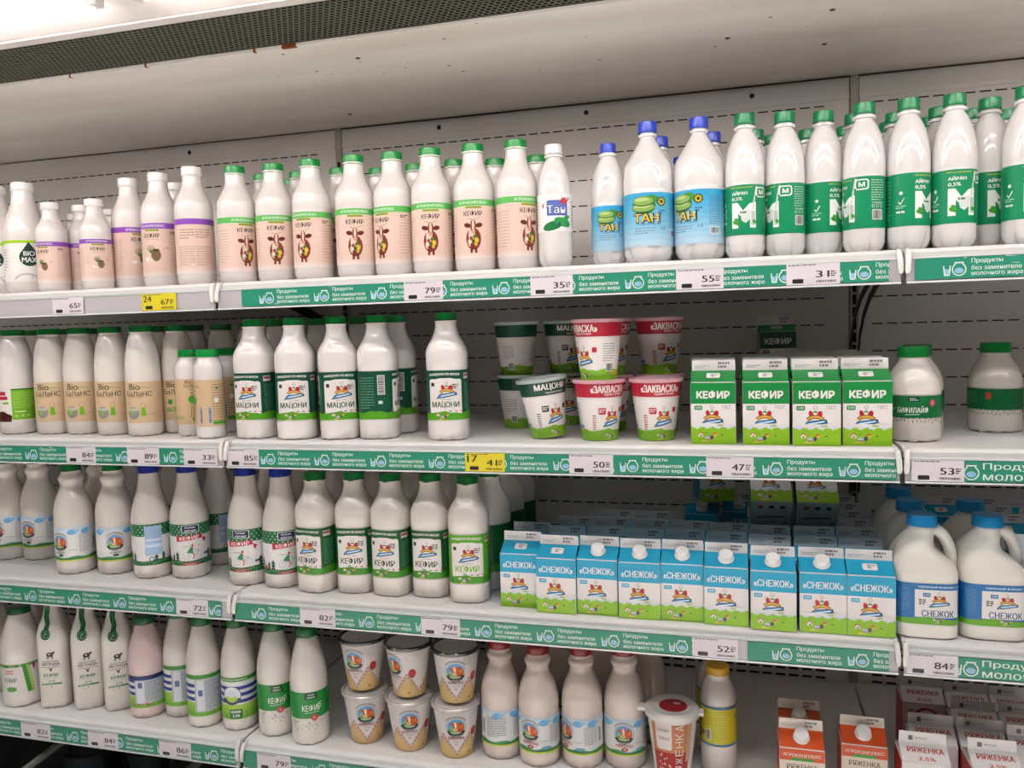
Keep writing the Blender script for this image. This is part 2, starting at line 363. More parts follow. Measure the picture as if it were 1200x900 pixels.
# ================= SHELVES =================
M_rail = mat('clear_rail_backing', 'b7b3b6', .22, .6, noise=.05, nscale=9)
M_edge = mat('rail_edge', 'd6dcdb', .2, .6)
M_lipend = mat('white_plastic_end', 'e9e6e2', .3)
names = ('top', 'second', 'third', 'bottom'); mods = ('left', 'middle', 'right')
RY = 1.388       # front face of the rails
for r in range(4):
    for m in range(3):
        xa, xb = JX[m]+.003, JX[m+1]-.003
        s = empty('shelf', (xa, YF, ZS[r])); tag(s, 'white metal %s shelf of the %s cabinet bay with price rail' % (names[r], mods[m]), 'shelf', 'cabinet shelves')
        w = xb-xa; bm = bmesh.new()
        prof_extrude(bm, ((.004, -.0), (.0, -.002), (-.002, -.006), (-.002, -.015), (.001, -.017), (.004, -.006), (.5385, -.006), (.5385, 0)), 0, w)
        box(bm, 0, .02, -.028, .002, .5, -.004); box(bm, w-.002, .02, -.028, w, .5, -.004)
        new_obj('deck', mesh_of(bm, 'deck', [M_shelf], False), s)
        bm = bmesh.new()
        prof_extrude(bm, ((-.0105, -.0155), (-.0115, -.052), (-.0085, -.052), (-.0065, -.0155)), .001, w-.001)
        rail = new_obj('price_rail', mesh_of(bm, 'price_rail', [M_rail], False), s)
        bm = bmesh.new()
        prof_extrude(bm, ((-.0145, -.0515), (-.0145, -.0545), (-.007, -.0545), (-.007, -.0515)), .001, w-.001)
        prof_extrude(bm, ((-.0135, -.0135), (-.0125, -.0165), (-.003, -.0165), (-.002, -.0135)), .001, w-.001)
        new_obj('rail_rim', mesh_of(bm, 'rail_rim', [M_edge], False), rail)
        for e in (0, 1):
            x = .004 if e == 0 else w-.004; d = 1 if e == 0 else -1
            bm = bmesh.new(); tube(bm, ((x, .004, -.001), (x, -.010, -.004), (x-.001*d, -.017, -.018), (x-.002*d, -.018, -.034), (x-.002*d, -.0165, -.038)), (.003, .0042, .0045, .0042, .003), 8)
            new_obj('end_cap', mesh_of(bm, 'end_cap', [M_lipend]), s)
        for e in (0, 1):        # cantilever arm under each end
            if (m == 0 and e == 0) or (m == 2 and e == 1): continue
            x = .004 if e == 0 else w-.007
            bm = bmesh.new()
            up = [(.06, -.008), (.16, -.016), (.28, -.034), (.38, -.060), (.46, -.096), (.51, -.135), (.53, -.17)]
            pts = up + [(y-.004, z-.013) for y, z in up[::-1][:-1]] + [(.05, -.014)]
            prof_extrude(bm, pts, x, x+.003)
            new_obj('bracket', mesh_of(bm, 'bracket', [M_black], False), s)
# floor deck under the shelves, seen only below the bottom left shelf
fl = empty('floor', (0, 0, -1.12)); tag(fl, kind='structure')
bm = bmesh.new(); box(bm, -2.3, 1.0, -.01, 1.5, 1.95, 0)
new_obj('base_tray', mesh_of(bm, 'base_tray', [mat('base_dark', '3c4644', .5, noise=.3, nscale=6)], False), fl)
bm = bmesh.new(); box(bm, -3.2, -3.2, -.24, 3.2, 1.0, -.22)
new_obj('shop_floor_tiles', mesh_of(bm, 'shop_floor_tiles', [mat('pale_floor_tiles', 'cfc9c2', .35, noise=.1, nscale=3)], False), fl)
bm = bmesh.new(); box(bm, -2.3, 1.0, -.22, 1.5, 1.02, 0)
new_obj('kick_plate', mesh_of(bm, 'kick_plate', [M_shelf], False), fl)
for (x, lab) in ((-1.58, 'left'), (-1.20, 'right')):
    bm = bmesh.new(); tube(bm, ((x-.06, 1.36, -1.03), (x+.06, 1.50, -.93), (x+.10, 1.62, -.885)), .009, 8)
    o = new_obj('support_strut', mesh_of(bm, 'support_strut', [mat('strut_grey', '6f6d66', .5)])); tag(o, 'grey metal strut under the bottom shelf, %s of the two' % lab, 'strut')
for k, (x, y) in enumerate(((-1.50, 1.52), (-1.36, 1.56), (-1.20, 1.52))):
    t = empty('tub', (x, y, -1.12)); tag(t, 'dark round tub below the bottom shelf, %s of three' % ('leftmost', 'middle', 'rightmost')[k], 'tub', 'dark tubs below the bottom shelf')
    bm = bmesh.new(); lathe(bm, ((0, .052), (.01, .056), (.13, .063), (.135, .063)), 32)
    new_obj('body', mesh_of(bm, 'tub_body', [mat('dark_teal_plastic', '12282a', .25)]), t)
    bm = bmesh.new(); lathe(bm, ((.135, .066), (.145, .066), (.147, .062), (.1475, .05), (.143, .048)), 32)
    new_obj('lid', mesh_of(bm, 'tub_lid', [mat('dark_lid', '1b1c1a', .2)]), t)

# ---------- printed strips and price tags in the rails
def jar(a, x, z, h):       # a glass and a handled jar, outlined in white
    w = h*.20; l = 'd9e4dc'
    a.face(((x-w*.62, z-h*.42), (x+w*.62, z-h*.42), (x+w*.72, z-.04*h), (x-w*.72, z-.04*h)), '8fb9d8')
    a.line(((x-w, z+.18*h), (x-w*.7, z-h*.45), (x+w*.7, z-h*.45), (x+w, z+.18*h)), h*.07, l)
    jx = x+h*.72
    a.ell(jx, z-h*.16, h*.27, h*.19, '8fb9d8', 14)
    a.line([(jx-h*.2, z+h*.30)] + [(jx+h*.40*cos(radians(t)), z-.08*h+h*.40*sin(radians(t))) for t in range(150, 395, 20)] + [(jx+h*.2, z+h*.30)], h*.075, l)
    a.line(((jx-h*.28, z+h*.36), (jx+h*.28, z+h*.36)), h*.09, l)
def strip_unit(a, x, big=0):
    if big:
        jar(a, x-.03, -.034, .026)
        a.text('Продукты', x+.055, -.0265, .100, .0130, 'd9e4dc', .02); a.text('молочного', x+.064, -.0425, .118, .0100, 'd9e4dc', .02)
    else:
        jar(a, x, -.034, .0235)
        for t, z, w in (('Продукты', -.0240, .043), ('без заменителя', -.0340, .068), ('молочного жира', -.0440, .070)):
            a.text(t, x+.034+w/2, z, w, .0072 if t[0] != 'П' else .0088, 'd9e4dc', .02)
STRIP_W = ('along the left bay', 'along the middle bay', 'along the right bay')
for (r, x0, x1, big) in STRIPS:
    a = Art(); x0 = max(x0, -2.0); bay = 0 if x1 < -.99 else (2 if x0 > .25 else 1)
    a.rect(x0, -.0497, x1, -.0172, '2c8a70')
    if big: strip_unit(a, x0+.042, 1)
    else:
        x = x0+.045
        while x < x1-.02: strip_unit(a, x); x += .119
    rnd = random.Random(r*7+bay)
    if bay == 0 or r == 0:
        for k in range(10 if (r, bay) == (2, 0) else 3):   # scuffs where the print has rubbed off
            x = rnd.uniform(x0+.05, x1-.05); z = rnd.choice((-.0185, -.047, -.03)); a.face([(x+rnd.uniform(-.012, .012), z+rnd.uniform(-.0012, .0018)) for _ in range(3)], 'd5dbd6')
    a.clip(x0, x1)
    me = a.finish('shelf_strip', lambda x, z, l: Vector((x, -.0003-l*.0001, z)))
    o = new_obj('shelf_strip', me, None, (0, RY-.0005, ZS[r])); o.rotation_euler = (radians(-1.6), 0, 0)
    lab = 'green printed rail strip with jar pictures %s of the %s shelf' % (STRIP_W[bay], names[r])
    if (r, bay) == (2, 1): lab = 'green printed rail strip with jar pictures, third shelf middle bay, ' + ('long part' if x1 < 0 else 'short right end')
    tag(o, lab, 'shelf strip', 'green rail strips')
TAGW = {(0, '65'): 'under the short purple-banded bottles', (0, '24|67'): 'under the tall purple-banded bottles, top shelf', (0, '79'): 'under the sixth cow print bottle', (0, '35'): 'under the slim white-capped bottle with mint leaves',
 (0, '55'): 'under the large cucumber bottles', (0, '31'): 'under the third and fourth ayran bottles', (1, '84'): 'under the third beige-label bottle', (1, '89'): 'under the fourth beige-label bottle', (1, '33'): 'under the two small beige-label bottles',
 (1, '85'): 'under the first matsoni bottle at the shelf joint', (1, '17|41'): 'left of the leaning matsoni cup, second shelf', (1, '50'): 'under the front stack of red cups', (1, '47'): 'under the first green kefir carton', (1, '53'): 'right of the round-bellied front bottle, second shelf',
 (2, '72'): 'under the left polka-dot bottles', (2, '82'): 'under the first white-panel kefir bottle', (2, '79'): 'under the fourth white-panel and lime bottles', (2, '52'): 'under the fifth and sixth blue cartons', (2, '84'): 'under the left handle jug',
 (3, '76'): 'cut by the left photo edge on the bottom rail', (3, '82'): 'under the cucumber kefir bottle', (3, '84'): 'under the right neck-ribbon bottle and pink bottle', (3, '86'): 'under the blue-striped bottles', (3, '79'): 'under the green flower kefir bottles'}
for (r, x0, x1, t, c) in TAGS:
    a = Art(); bg = 'd8cfd6' if c == 'w' else 'd8c832'; xc = (x0+x1)/2; w = x1-x0
    a.rect(-w/2, -.0505, w/2, -.0165, bg)
    a.lines(-w/2+.003, -.0205, w/2-.012, -.0175, 1, '55505a', .5)
    p = t.split('|')
    if len(p) == 2:
        a.text(p[0], -w/2+.014, -.027, .020, .013, '231d1c', .03); p = [p[1]]
    a.text(p[0], w*.18, -.034, .0205, .0115, '231d1c', .035)
    a.lines(w*.18+.012, -.039, w*.18+.020, -.029, 3, '4a4444', .6)
    a.rr(-w/2+.009, -.048, -w/2+.026, -.041, '28282a', .0015)
    a.bars(w/2-.037, -.0485, w/2-.004, -.0425, '3a3436', True, None)
    me = a.finish('price_tag', lambda x, z, l: Vector((x, -.0006-l*.0001, z)))
    bm = bmesh.new(); bm.from_mesh(me); mi = a.cols.index(bg); box(bm, -w/2, -.0006, -.0505, w/2, -.0001, -.0165, mi); bm.to_mesh(me); bm.free()
    o = new_obj('price_tag', me, None, (xc, RY-.0008, ZS[r])); o.rotation_euler = (radians(-1.6), 0, 0)
    tag(o, ('white' if c == 'w' else 'yellow')+' price tag '+TAGW[(r, t)], 'price tag', 'price tags')
# ================= PACKAGING =================
M_milk = mat('milk_white_plastic', 'ddd7d4', .16, .5, coat=.3, sss=.0)
M_milk2 = mat('creamy_plastic', 'dbd4cd', .2, .5, coat=.25)
M_pet = mat('white_pet', 'dddbda', .1, .55, coat=.6)
M_matte = mat('white_soft_plastic', 'dcd6d1', .3, .5)
M_ryaz = mat('baked_milk_cream', 'd9cac1', .2, .5, coat=.25)
M_pink = mat('strawberry_pink', 'dcc2c0', .2, .5, coat=.2)
M_jug = mat('jug_plastic', 'dbd7ce', .33, .5, sss=.0)
M_card = mat('carton_card', 'e3dddb', .34, .45)
def cap_mat(c): return mat('cap_'+c, c, .3, .5, coat=.1)
GRN, BLU = '0a7a32', '1b3fb0'
SP = smooth_prof
P_AGRO = [(0,.80),(.010,.91),(.035,.985),(.06,1),(.30,1),(.555,1),(.56,.985),(.57,.998)] + SP([(.60,1),(.655,.99),(.70,.935),(.75,.80),(.80,.64),(.85,.54),(.90,.50)]) + [(.925,.50),(.928,.55),(.938,.55),(.94,.48)]
P_BIO = [(0,.82),(.012,.93),(.04,1),(.1,1)] + SP([(.50,1),(.57,.98),(.66,.86),(.74,.70),(.82,.56),(.88,.51)]) + [(.925,.50),(.928,.55),(.938,.55),(.94,.48)]
P_PET = [(0,.50),(.008,.72),(.03,.90),(.07,1),(.10,.99),(.13,1),(.50,1),(.505,.985),(.52,1)] + SP([(.58,.998),(.66,.965),(.73,.89),(.79,.78),(.85,.60),(.885,.44)]) + [(.895,.42),(.898,.54),(.912,.54),(.915,.42),(.93,.42)]
P_BAL = [(0,.80),(.012,.93),(.035,1),(.1,1)] + SP([(.52,1),(.62,.985),(.72,.93),(.80,.85),(.87,.74),(.915,.64)]) + [(.93,.60),(.934,.64),(.942,.64),(.944,.56)]
P_MAZ = [(0,.84),(.010,.95),(.03,1),(.155,1),(.16,.975),(.17,.985),(.55,.985),(.56,.975),(.567,1),(.64,1)] + SP([(.67,1),(.71,.97),(.76,.84),(.80,.69),(.845,.57),(.885,.51)]) + [(.91,.50),(.925,.50),(.928,.54),(.938,.54),(.94,.47)]
P_PROF = [(0,.82),(.015,.94),(.045,1),(.1,1),(.5,1),(.7,1)] + SP([(.75,1),(.80,.97),(.85,.87),(.885,.74)]) + [(.90,.70),(.92,.70),(.94,.68)]
P_BIF = [(0,.84),(.02,.95),(.05,1),(.22,1),(.225,.985),(.50,.985),(.505,1)] + SP([(.53,1),(.60,.97),(.68,.88),(.76,.73),(.82,.58),(.86,.52)]) + [(.88,.51),(.885,.56),(.90,.56),(.902,.48)]
P_KOR = [(0,.84),(.012,.94),(.035,.99),(.06,1),(.10,1),(.455,1)] + SP([(.48,1),(.56,.985),(.64,.90),(.71,.77),(.765,.62),(.80,.555),(.835,.585),(.86,.645),(.885,.62),(.905,.53)]) + [(.925,.50),(.928,.54),(.938,.54),(.94,.47)]
P_GIRL = [(0,.84),(.012,.94),(.035,.99),(.06,1),(.48,1)] + SP([(.50,1),(.57,.96),(.65,.85),(.73,.71),(.80,.60),(.87,.53)]) + [(.925,.49),(.94,.47)]
P_KG = [(0,.84),(.012,.94),(.035,.99),(.06,1),(.10,1),(.46,1)] + SP([(.50,1),(.58,.98),(.67,.91),(.76,.79),(.84,.66),(.90,.55)]) + [(.925,.50),(.928,.54),(.938,.54),(.94,.47)]
P_LEG = [(0,.86),(.01,.95),(.03,1),(.55,1)] + SP([(.57,1),(.63,.97),(.70,.84),(.76,.66),(.82,.52),(.87,.47)]) + [(.94,.46)]
P_YEL = [(0,.84),(.02,.95),(.05,1),(.28,1),(.285,.97),(.66,.97),(.665,1)] + SP([(.70,1),(.77,.93),(.84,.76),(.88,.62)]) + [(.91,.60),(.93,.60)]

def pal(*a): return a
# ---- drawings shared by several labels
def emblem(a, x, z, s, k=1.2):      # plain bread-and-poppies emblem: red petals, golden arc, blue ribbon
    Z = lambda v: z+v*s*k
    a.ell(x, Z(.98), s*.22, s*.20*k, '8f8682', 12); a.ell(x, Z(.99), s*.17, s*.15*k, 'ded6d4', 12)
    a.ell(x-s*.45, Z(.38), s*.24, s*.34*k, 'b81e2c', 12, rot=.3); a.ell(x+s*.45, Z(.33), s*.28, s*.36*k, 'b81e2c', 12, rot=-.3)
    a.ell(x, Z(.55), s*.22, s*.14*k, '3f9a48', 8); a.ell(x-.02*s, Z(.28), s*.20, s*.24*k, 'e3dddb', 8)
    a.arc(x, Z(-.62), s*1.05, 38, 142, s*.36*k, '4a2c18', 8, .72*k); a.arc(x, Z(-.62), s*1.05, 41, 139, s*.24*k, 'd6a040', 8, .72*k)
    a.face(((x-s*1.35, Z(-.86)), (x-s*.9, Z(-.34)), (x+s*1.15, Z(-.12)), (x+s*1.28, Z(-.46)), (x-s*.4, Z(-.76))), '1f2c40')
    a.face(((x-s*1.15, Z(-.76)), (x-s*.82, Z(-.42)), (x+s*1.02, Z(-.20)), (x+s*1.12, Z(-.40)), (x-s*.4, Z(-.66))), '4aa4d8')
    a.line(((x-s*.7, Z(-.58)), (x+s*.9, Z(-.32))), s*.12, 'dfe6ea')
def meadow(a, x0, x1, z0, z1, g='7fb51e', s=1):      # rolling field with house, road and milk truck
    n = 24; pts = [(x0, z0), (x1, z0)] + [(x1-(x1-x0)*k/n, z1-.002+.002*sin(k*1.1+.6)+.001*sin(k*2.7)) for k in range(n+1)]
    a.face(pts, g); m = (x0+x1)/2
    return a
def field_bits(a, x, z, s):
    a.face(((x-s*1.5, z-s*.95), (x-s*.3, z-s*.9), (x+s*1.3, z+s*.35), (x+s*.8, z+s*.3)), 'cdbd52')
    a.face(((x-s*1.75, z-s*.1), (x-s*1.0, z-s*.1), (x-s*1.0, z+s*.3), (x-s*1.38, z+s*.6), (x-s*1.75, z+s*.3)), 'ded2c6')
    a.line(((x-s*1.8, z+s*.28), (x-s*1.38, z+s*.62), (x-s*.95, z+s*.28)), s*.13, 'a8482e'); a.rect(x-s*1.45, z-s*.05, x-s*1.25, z+s*.18, '3a3028')
    a.ell(x-s*.35, z-s*.32, s*.52, s*.32, '3e4048', 12); a.ell(x-s*.38, z-s*.28, s*.45, s*.26, 'b9bcc0', 12)
    a.rr(x+s*.1, z-s*.45, x+s*.58, z+s*.1, '4a4a55', s*.1); a.ell(x-s*.5, z-s*.6, s*.1, s*.1, '2a2a2a', 8); a.ell(x+s*.3, z-s*.5, s*.1, s*.1, '2a2a2a', 8)
    a.ell(x+s*.7, z+s*.38, s*.42, s*.12, 'c8542e', 10); a.ell(x+s*1.9, z+s*.15, s*.18, s*.1, '4a3a40', 8); a.ell(x-s*.5, z+s*.45, s*.12, s*.09, '5a5258', 8)
def cow_disc(a, x, z, r):     # round badge with an orange cow head, green grass and dark rim text band
    a.ell(x, z, r*1.12, r*1.12, '5a6068', 24); a.ell(x, z, r*1.07, r*1.07, 'e6e2de', 24); a.ell(x, z, r*.97, r*.97, '5fa0cf', 24)
    a.ell(x-r*.02, z-r*.46, r*.82, r*.38, '6fa83a', 14); a.ell(x-r*.55, z-r*.10, r*.22, r*.10, '9cc45a', 8)
    a.ell(x+r*.50, z-r*.12, r*.42, r*.50, 'c2501c', 16); a.ell(x+r*.62, z+r*.05, r*.20, r*.26, 'd8702a', 10)
    a.ell(x-r*.44, z+r*.40, r*.26, r*.11, 'b5481c', 8, rot=.35); a.ell(x+r*.42, z+r*.46, r*.26, r*.11, 'b5481c', 8, rot=-.25)
    a.ell(x+r*.02, z+r*.10, r*.36, r*.56, 'cf5f22', 16, rot=.12); a.ell(x-r*.04, z+r*.28, r*.13, r*.36, 'ecd9bc', 10, rot=.12); a.ell(x-r*.10, z-r*.26, r*.27, r*.19, 'e0b498', 12)
    a.ell(x-r*.19, z+r*.22, r*.06, r*.06, '241a14', 6); a.ell(x+r*.20, z+r*.20, r*.06, r*.06, '241a14', 6); a.ell(x-r*.18, z-r*.26, r*.04, r*.04, '8a4a3c', 6); a.ell(x-r*.02, z-r*.26, r*.04, r*.04, '8a4a3c', 6)
    a.arc(x, z-r*.02, r*.98, 205, 335, r*.34, '2a3440', 12); a.text('Коровка', x, z-r*.62, r*1.1, r*.26, 'dfe6da', .03); a.text('из Кореновки', x, z-r*.93, r*1.2, r*.17, 'e6e2de', .03, curve=-r*.1)
    a.arc(x, z, r*1.28, 35, 145, r*.09, '6a7880', 9)
def speckle(a, x0, x1, z0, z1, n=110):
    rnd = random.Random(5)
    for k in range(n):
        x, z, t = rnd.uniform(x0, x1), rnd.uniform(z0, z1), rnd.uniform(0, 3.1); s = rnd.uniform(.0010, .0022)
        a.ell(x, z, s, s*.45, rnd.choice(('4a4038', '8a3a2c', '6f8a5a', 'a07a58', '2e2a28')), 5, rot=t)
class Tall:      # draws on an Art with heights stretched about z0
    def __init__(s, a, z0, k): s.a, s.z0, s.k = a, z0, k
    def Z(s, z): return s.z0+(z-s.z0)*s.k
    def ell(s, x, z, rx, rz, c, n=16, d=None, rot=0): s.a.ell(x, s.Z(z), rx, rz*s.k, c, n, d, rot)
    def rect(s, x0, z0, x1, z1, c): s.a.rect(x0, s.Z(z0), x1, s.Z(z1), c)
    def line(s, p, w, c): s.a.line([(x, s.Z(z)) for x, z in p], w, c)
def cowpic(a, x, z, s, k=1.25):       # printed cow with fruit, seen from the front
    a = Tall(a, z, k)
    a.ell(x, z-s*.35, s*.68, s*.80, '7a3524', 14); a.ell(x-s*.15, z-s*.05, s*.30, s*.55, 'd8c4b4', 10); a.ell(x-s*.28, z-s*.6, s*.26, s*.3, 'cdb5a2', 8)
    a.ell(x-s*.52, z+s*.62, s*.34, s*.17, '5f2218', 8, rot=-.25); a.ell(x+s*.52, z+s*.62, s*.34, s*.17, '5f2218', 8, rot=.25)
    a.ell(x, z+s*.55, s*.27, s*.50, '8b4632', 10); a.ell(x, z+s*.62, s*.11, s*.42, 'e2cdbd', 8); a.ell(x, z+s*.18, s*.19, s*.17, 'c99a88', 8)
    for dx, dz, c, r in ((-.2, -.3, '9c2a34', .14), (.12, -.2, '4f7a2a', .17), (.28, -.45, 'd8b83a', .2), (-.02, -.52, '3a5a22', .16), (-.3, -.55, 'd9d2b8', .13), (.2, -.72, 'c9a63a', .15), (-.15, -.78, '6f2a24', .13)):
        a.ell(x+dx*s, z+dz*s, r*s, r*s, c, 8)
    a.rect(x-s*.3, z-s*1.35, x-s*.1, z-s*.95, '6a2c20'); a.rect(x+s*.1, z-s*1.35, x+s*.3, z-s*.95, '6a2c20')
    a.line(((x-s*.5, z+s*1.1), (x, z+s*.98), (x+s*.7, z+s*1.2)), s*.05, '9a9a72')

def lab_agro(R, h, sm=0, purple=0):
    a = Art(); W = pi*R; H = .237; k = h/H
    a.rect(-W, .024*k, W, .131*k, 'dfc3b6'); a.grad(-W, .024*k, W, .036*k, 'e6dbd6', 'dfc3b6', 4)
    a.rect(-W, .1195*k, W, .131*k, '8a4bb5' if purple else '5cb85a')
    for xc in (0, -2.2*R):
        pass
    a.text('АГРОКОМПЛЕКС', 0, .1253*k, .056*R/.039, .0052*k, 'e6efe2', .02)
    a.rect(-.014*k, .1145*k, .016*k, .1185*k, '8a9a1e')
    a.text('КЕФИР', 0, .1055*k, .035*R/.039, .0100*k, '2e2624', .025)
    if purple:
        a.text('с живыми культурами', 0, .0975*k, .03*R/.039, .0026*k, '8a6a8a', .0)
        x, z = -.002, .066*k; s = k*R/.039
        a.ell(x+.010*s, z, .010*s, .013*s, '7a6248', 12); a.ell(x+.010*s, z+.010*s, .0075*s, .003*s, '4a3a2c', 8)
        for t in (-.9, -.5, -.1, .3, .7): a.line(((x, z+.004), (x+.013*s*sin(t), z+.004+.018*s*cos(t))), .0016, '5a7a3a')
        a.ell(x-.010*s, z-.008*s, .0055*s, .0042*s, 'ede6e0', 8); a.ell(x-.001*s, z-.010*s, .0058*s, .0042*s, 'd6ccc4', 8)
        a.text('2,5%', x+.030*s, z+.014*s, .012*s, .0055*s, '8f7a8a', 0, .3)
        a.arc(-.034*s, .075*k, .009*s, 0, 360, .0005, 'b59a94', 12); a.arc(-.034*s, .075*k, .006*s, 0, 360, .0004, 'b59a94', 12)
    else: cowpic(a, 0, .068*k, .0205)
    for x0, x1 in ((R*.95, R*1.75), (-R*1.75, -R*.95)):
        a.lines(x0, .040*k, x1, .108*k, 12, 'b39a90', .22)
    a.lines(R*1.0, .108*k, R*1.4, .1145*k, 2, '4a3c38', .6)
    # printed back
    a.lines(R*2.3, .090*k, W-.001, .112*k, 4, '9a8078', .4); a.rect(R*2.75, .082*k, W, .112*k, 'd6c4ba') if 0 else None
    a.lines(R*2.2, .038*k, W-.001, .078*k, 9, 'a08478', .32); a.lines(-W+.001, .038*k, -R*2.2, .078*k, 9, 'a08478', .32); a.lines(-W+.001, .092*k, -R*2.3, .112*k, 4, '9a8078', .4)
    return a
def lab_biomax(R, h):
    a = Art(); W = pi*R
    a.rect(-W, .026, W, .118, 'e6e3df'); a.rect(-W, .110, W, .1165, '9acb1e')
    a.face([(-.003+.0195*cos(radians(t)), .079+.0195*sin(radians(t))) for t in range(130, 411, 20)] + [(-.003, .113)], '16382c')
    a.text('BIO', -.003, .0875, .022, .0105, 'eef2ee', .03); a.text('MAX', -.003, .0735, .029, .0115, 'eef2ee', .03)
    a.rect(.024, .073, .046, .094, '9acb1e'); a.text('1%', .035, .0835, .015, .012, '47701a', .0)
    a.arc(-.01, .02, .028, 20, 150, .004, 'b9bcc0', 10, .8); a.arc(.02, .03, .022, 10, 170, .003, 'c9cbce', 10, .5)
    a.lines(-R*1.9, .05, -R*1.1, .10, 8, 'a0a0a0', .3); return a
def lab_tanw(R, h):
    a = Art(); W = pi*R; a.rect(-W, .064, W, .131, 'e8e6e6')
    a.rr(-.016, .092, .022, .119, '3a4f9e', .002); a.rect(-.014, .094, .020, .117, '5a76c0')
    a.text('Тан', .001, .103, .036, .0165, '26306a', .07); a.text('Тан', .001, .103, .034, .0150, 'eef0f4', .02)
    for s in (-.004, .002, .008): a.line(((.010+s, .112), (.018+s, .124)), .0025, 'c23a48')
    a.ell(.015, .118, .006, .005, 'c23a48', 10)
    a.ell(-.006, .074, .019, .0082, '1f7a3e', 12, rot=.25); a.ell(.013, .080, .017, .0080, '2c9448', 12, rot=-.3); a.ell(.020, .088, .008, .004, '2c9448', 10, rot=.4); a.ell(.006, .077, .003, .003, '2a4a90', 8)
    a.ell(-.024, .110, .002, .005, 'c23a48', 6); a.lines(R*1.1, .070, R*1.9, .12, 9, '9a9aa0', .3); a.lines(-R*1.9, .070, -R*1.1, .12, 9, '9a9aa0', .3); return a
def lab_tanb(R, h, k):
    a = Art(); W = pi*R; z0, z1 = h*.115, h*.485; a.grad(-W, z0, W, z1, 'b9d2e4', '2f9fd0', 9); s = k; m = (z0+z1)/2
    for xo in (0, 2.35*R, -2.35*R):
        a.ell(xo-.004*s, m+.024*s, .021*s, .016*s, '2e6a2a', 12); a.ell(xo+.010*s, m+.034*s, .012*s, .008*s, '3f8a30', 10)
        for dz, w in ((.020, .021), (.031, .019)):
            a.ell(xo-.005*s, m+dz*s, w*s, .0088*s, '2c5a22', 14); a.ell(xo-.005*s, m+(dz+.0008)*s, (w-.001)*s, .0076*s, '86ad58', 14); a.ell(xo-.007*s, m+(dz+.003)*s, (w-.006)*s, .003*s, 'b7cc86', 12)
        a.text('ТАН', xo+.001*s, m+.002*s, .048*s, .0185*s, '23301c', .10); a.text('ТАН', xo, m+.0028*s, .043*s, .0150*s, 'e6c040', .04)
        a.text('с огурцом и укропом', xo+.006*s, m-.009*s, .038*s, .0030*s, '28408a', .02)
        a.lines(xo-.020*s, m-.026*s, xo+.016*s, m-.013*s, 3, '7f93a8', .45)
        a.ell(xo+.027*s, m+.030*s, .0082*s, .0082*s, '2a3a1c', 14); 
        for t in range(0, 360, 45): a.ell(xo+.027*s+.0045*s*cos(radians(t)), m+.030*s+.0045*s*sin(radians(t)), .0026*s, .0013*s, 'd8c02e', 6, rot=radians(t+40))
        a.lines(xo+.022*s, m+.008*s, xo+.034*s, m+.016*s, 2, '28408a', .5); a.text('1,5', xo+.030*s, m-.016*s, .008*s, .006*s, '404858', .02)
    a.bars(1.05*R, m-.030*s, 1.50*R, m-.018*s, '2a3a50', True, 'dfe6ec'); a.lines(1.02*R, m-.014*s, 1.52*R, m+.036*s, 14, '3a6a9a', .3)
    return a
def lab_ayr(R, h):
    a = Art(); W = pi*R; z0, z1 = .0385, .122; G = '0e8a5c'; Wt = 'e8ece8'
    a.rect(-W, z0, W, z1, G)
    a.text('100% натуральный', .002, .1175, .036, .0034, 'c8c832', .02)
    a.text('АЙРАН', -.001, .1085, .026, .0072, Wt, .04); a.text('0,5%', -.005, .0985, .018, .0068, Wt, .04)
    a.face(((-.014, .050), (-.003, .050), (-.003, .074), (-.003, .0745), (.005, .066), (.013, .0745), (.016, .075), (.016, .050), (.026, .050), (.026, .093), (.015, .090), (.005, .079), (-.004, .0925), (-.014, .0925)), Wt)
    a.rect(.018, .054, .0245, .078, 'b8c2bc'); a.face(((.019, .08), (.022, .08), (.029, .119), (.026, .119)), 'c3d0c8')
    a.face(((-.001, .080), (.018, .080), (.016, .064), (.009, .058), (.003, .062)), 'cfd8d2'); a.lines(.0, .073, .018, .078, 1, '4a6a58', .6)
    for x, z in ((-.009, .060), (-.006, .064), (-.004, .058), (.023, .060)): a.ell(x, z, .0040, .003, '3f9a2e', 8, rot=x*90)
    x, z = 1.12*R, .108     # shop mark: letter M in a slanted rounded frame
    a.rr(x-.0105, z-.0075, x+.0105, z+.0095, Wt, .004); a.rr(x-.0085, z-.0055, x+.0085, z+.0075, G, .003); a.text('М', x, z+.001, .0095, .0075, Wt, .05)
    a.rect(x-.012, z-.0080, x-.002, z-.0050, G); a.line(((x-.008, z-.0068), (x+.004, z-.0068)), .002, Wt)
    a.lines(1.55*R, .082, 2.25*R, .117, 9, 'b9d6c8', .3); a.text('ГОДЕН', 1.9*R, .0785, .02, .003, Wt, .03); a.bars(1.6*R, .052, 2.15*R, .068)
    for i in range(3): a.arc((1.65+.22*i)*R, .0735, .0022, 0, 330, .0006, Wt, 8)
    x = -1.05*R
    a.ell(x, .091, .0028, .0028, Wt, 8); a.line(((x-.004, .0775), (x-.001, .0735), (x+.005, .083)), .0014, Wt); a.lines(x-.008, .066, x+.008, .072, 2, 'b9d6c8', .4); a.lines(x-.007, .058, x+.008, .063, 1, Wt, .6)
    a.lines(-2.2*R, .050, -1.6*R, .115, 11, '7ab898', .25)
    return a
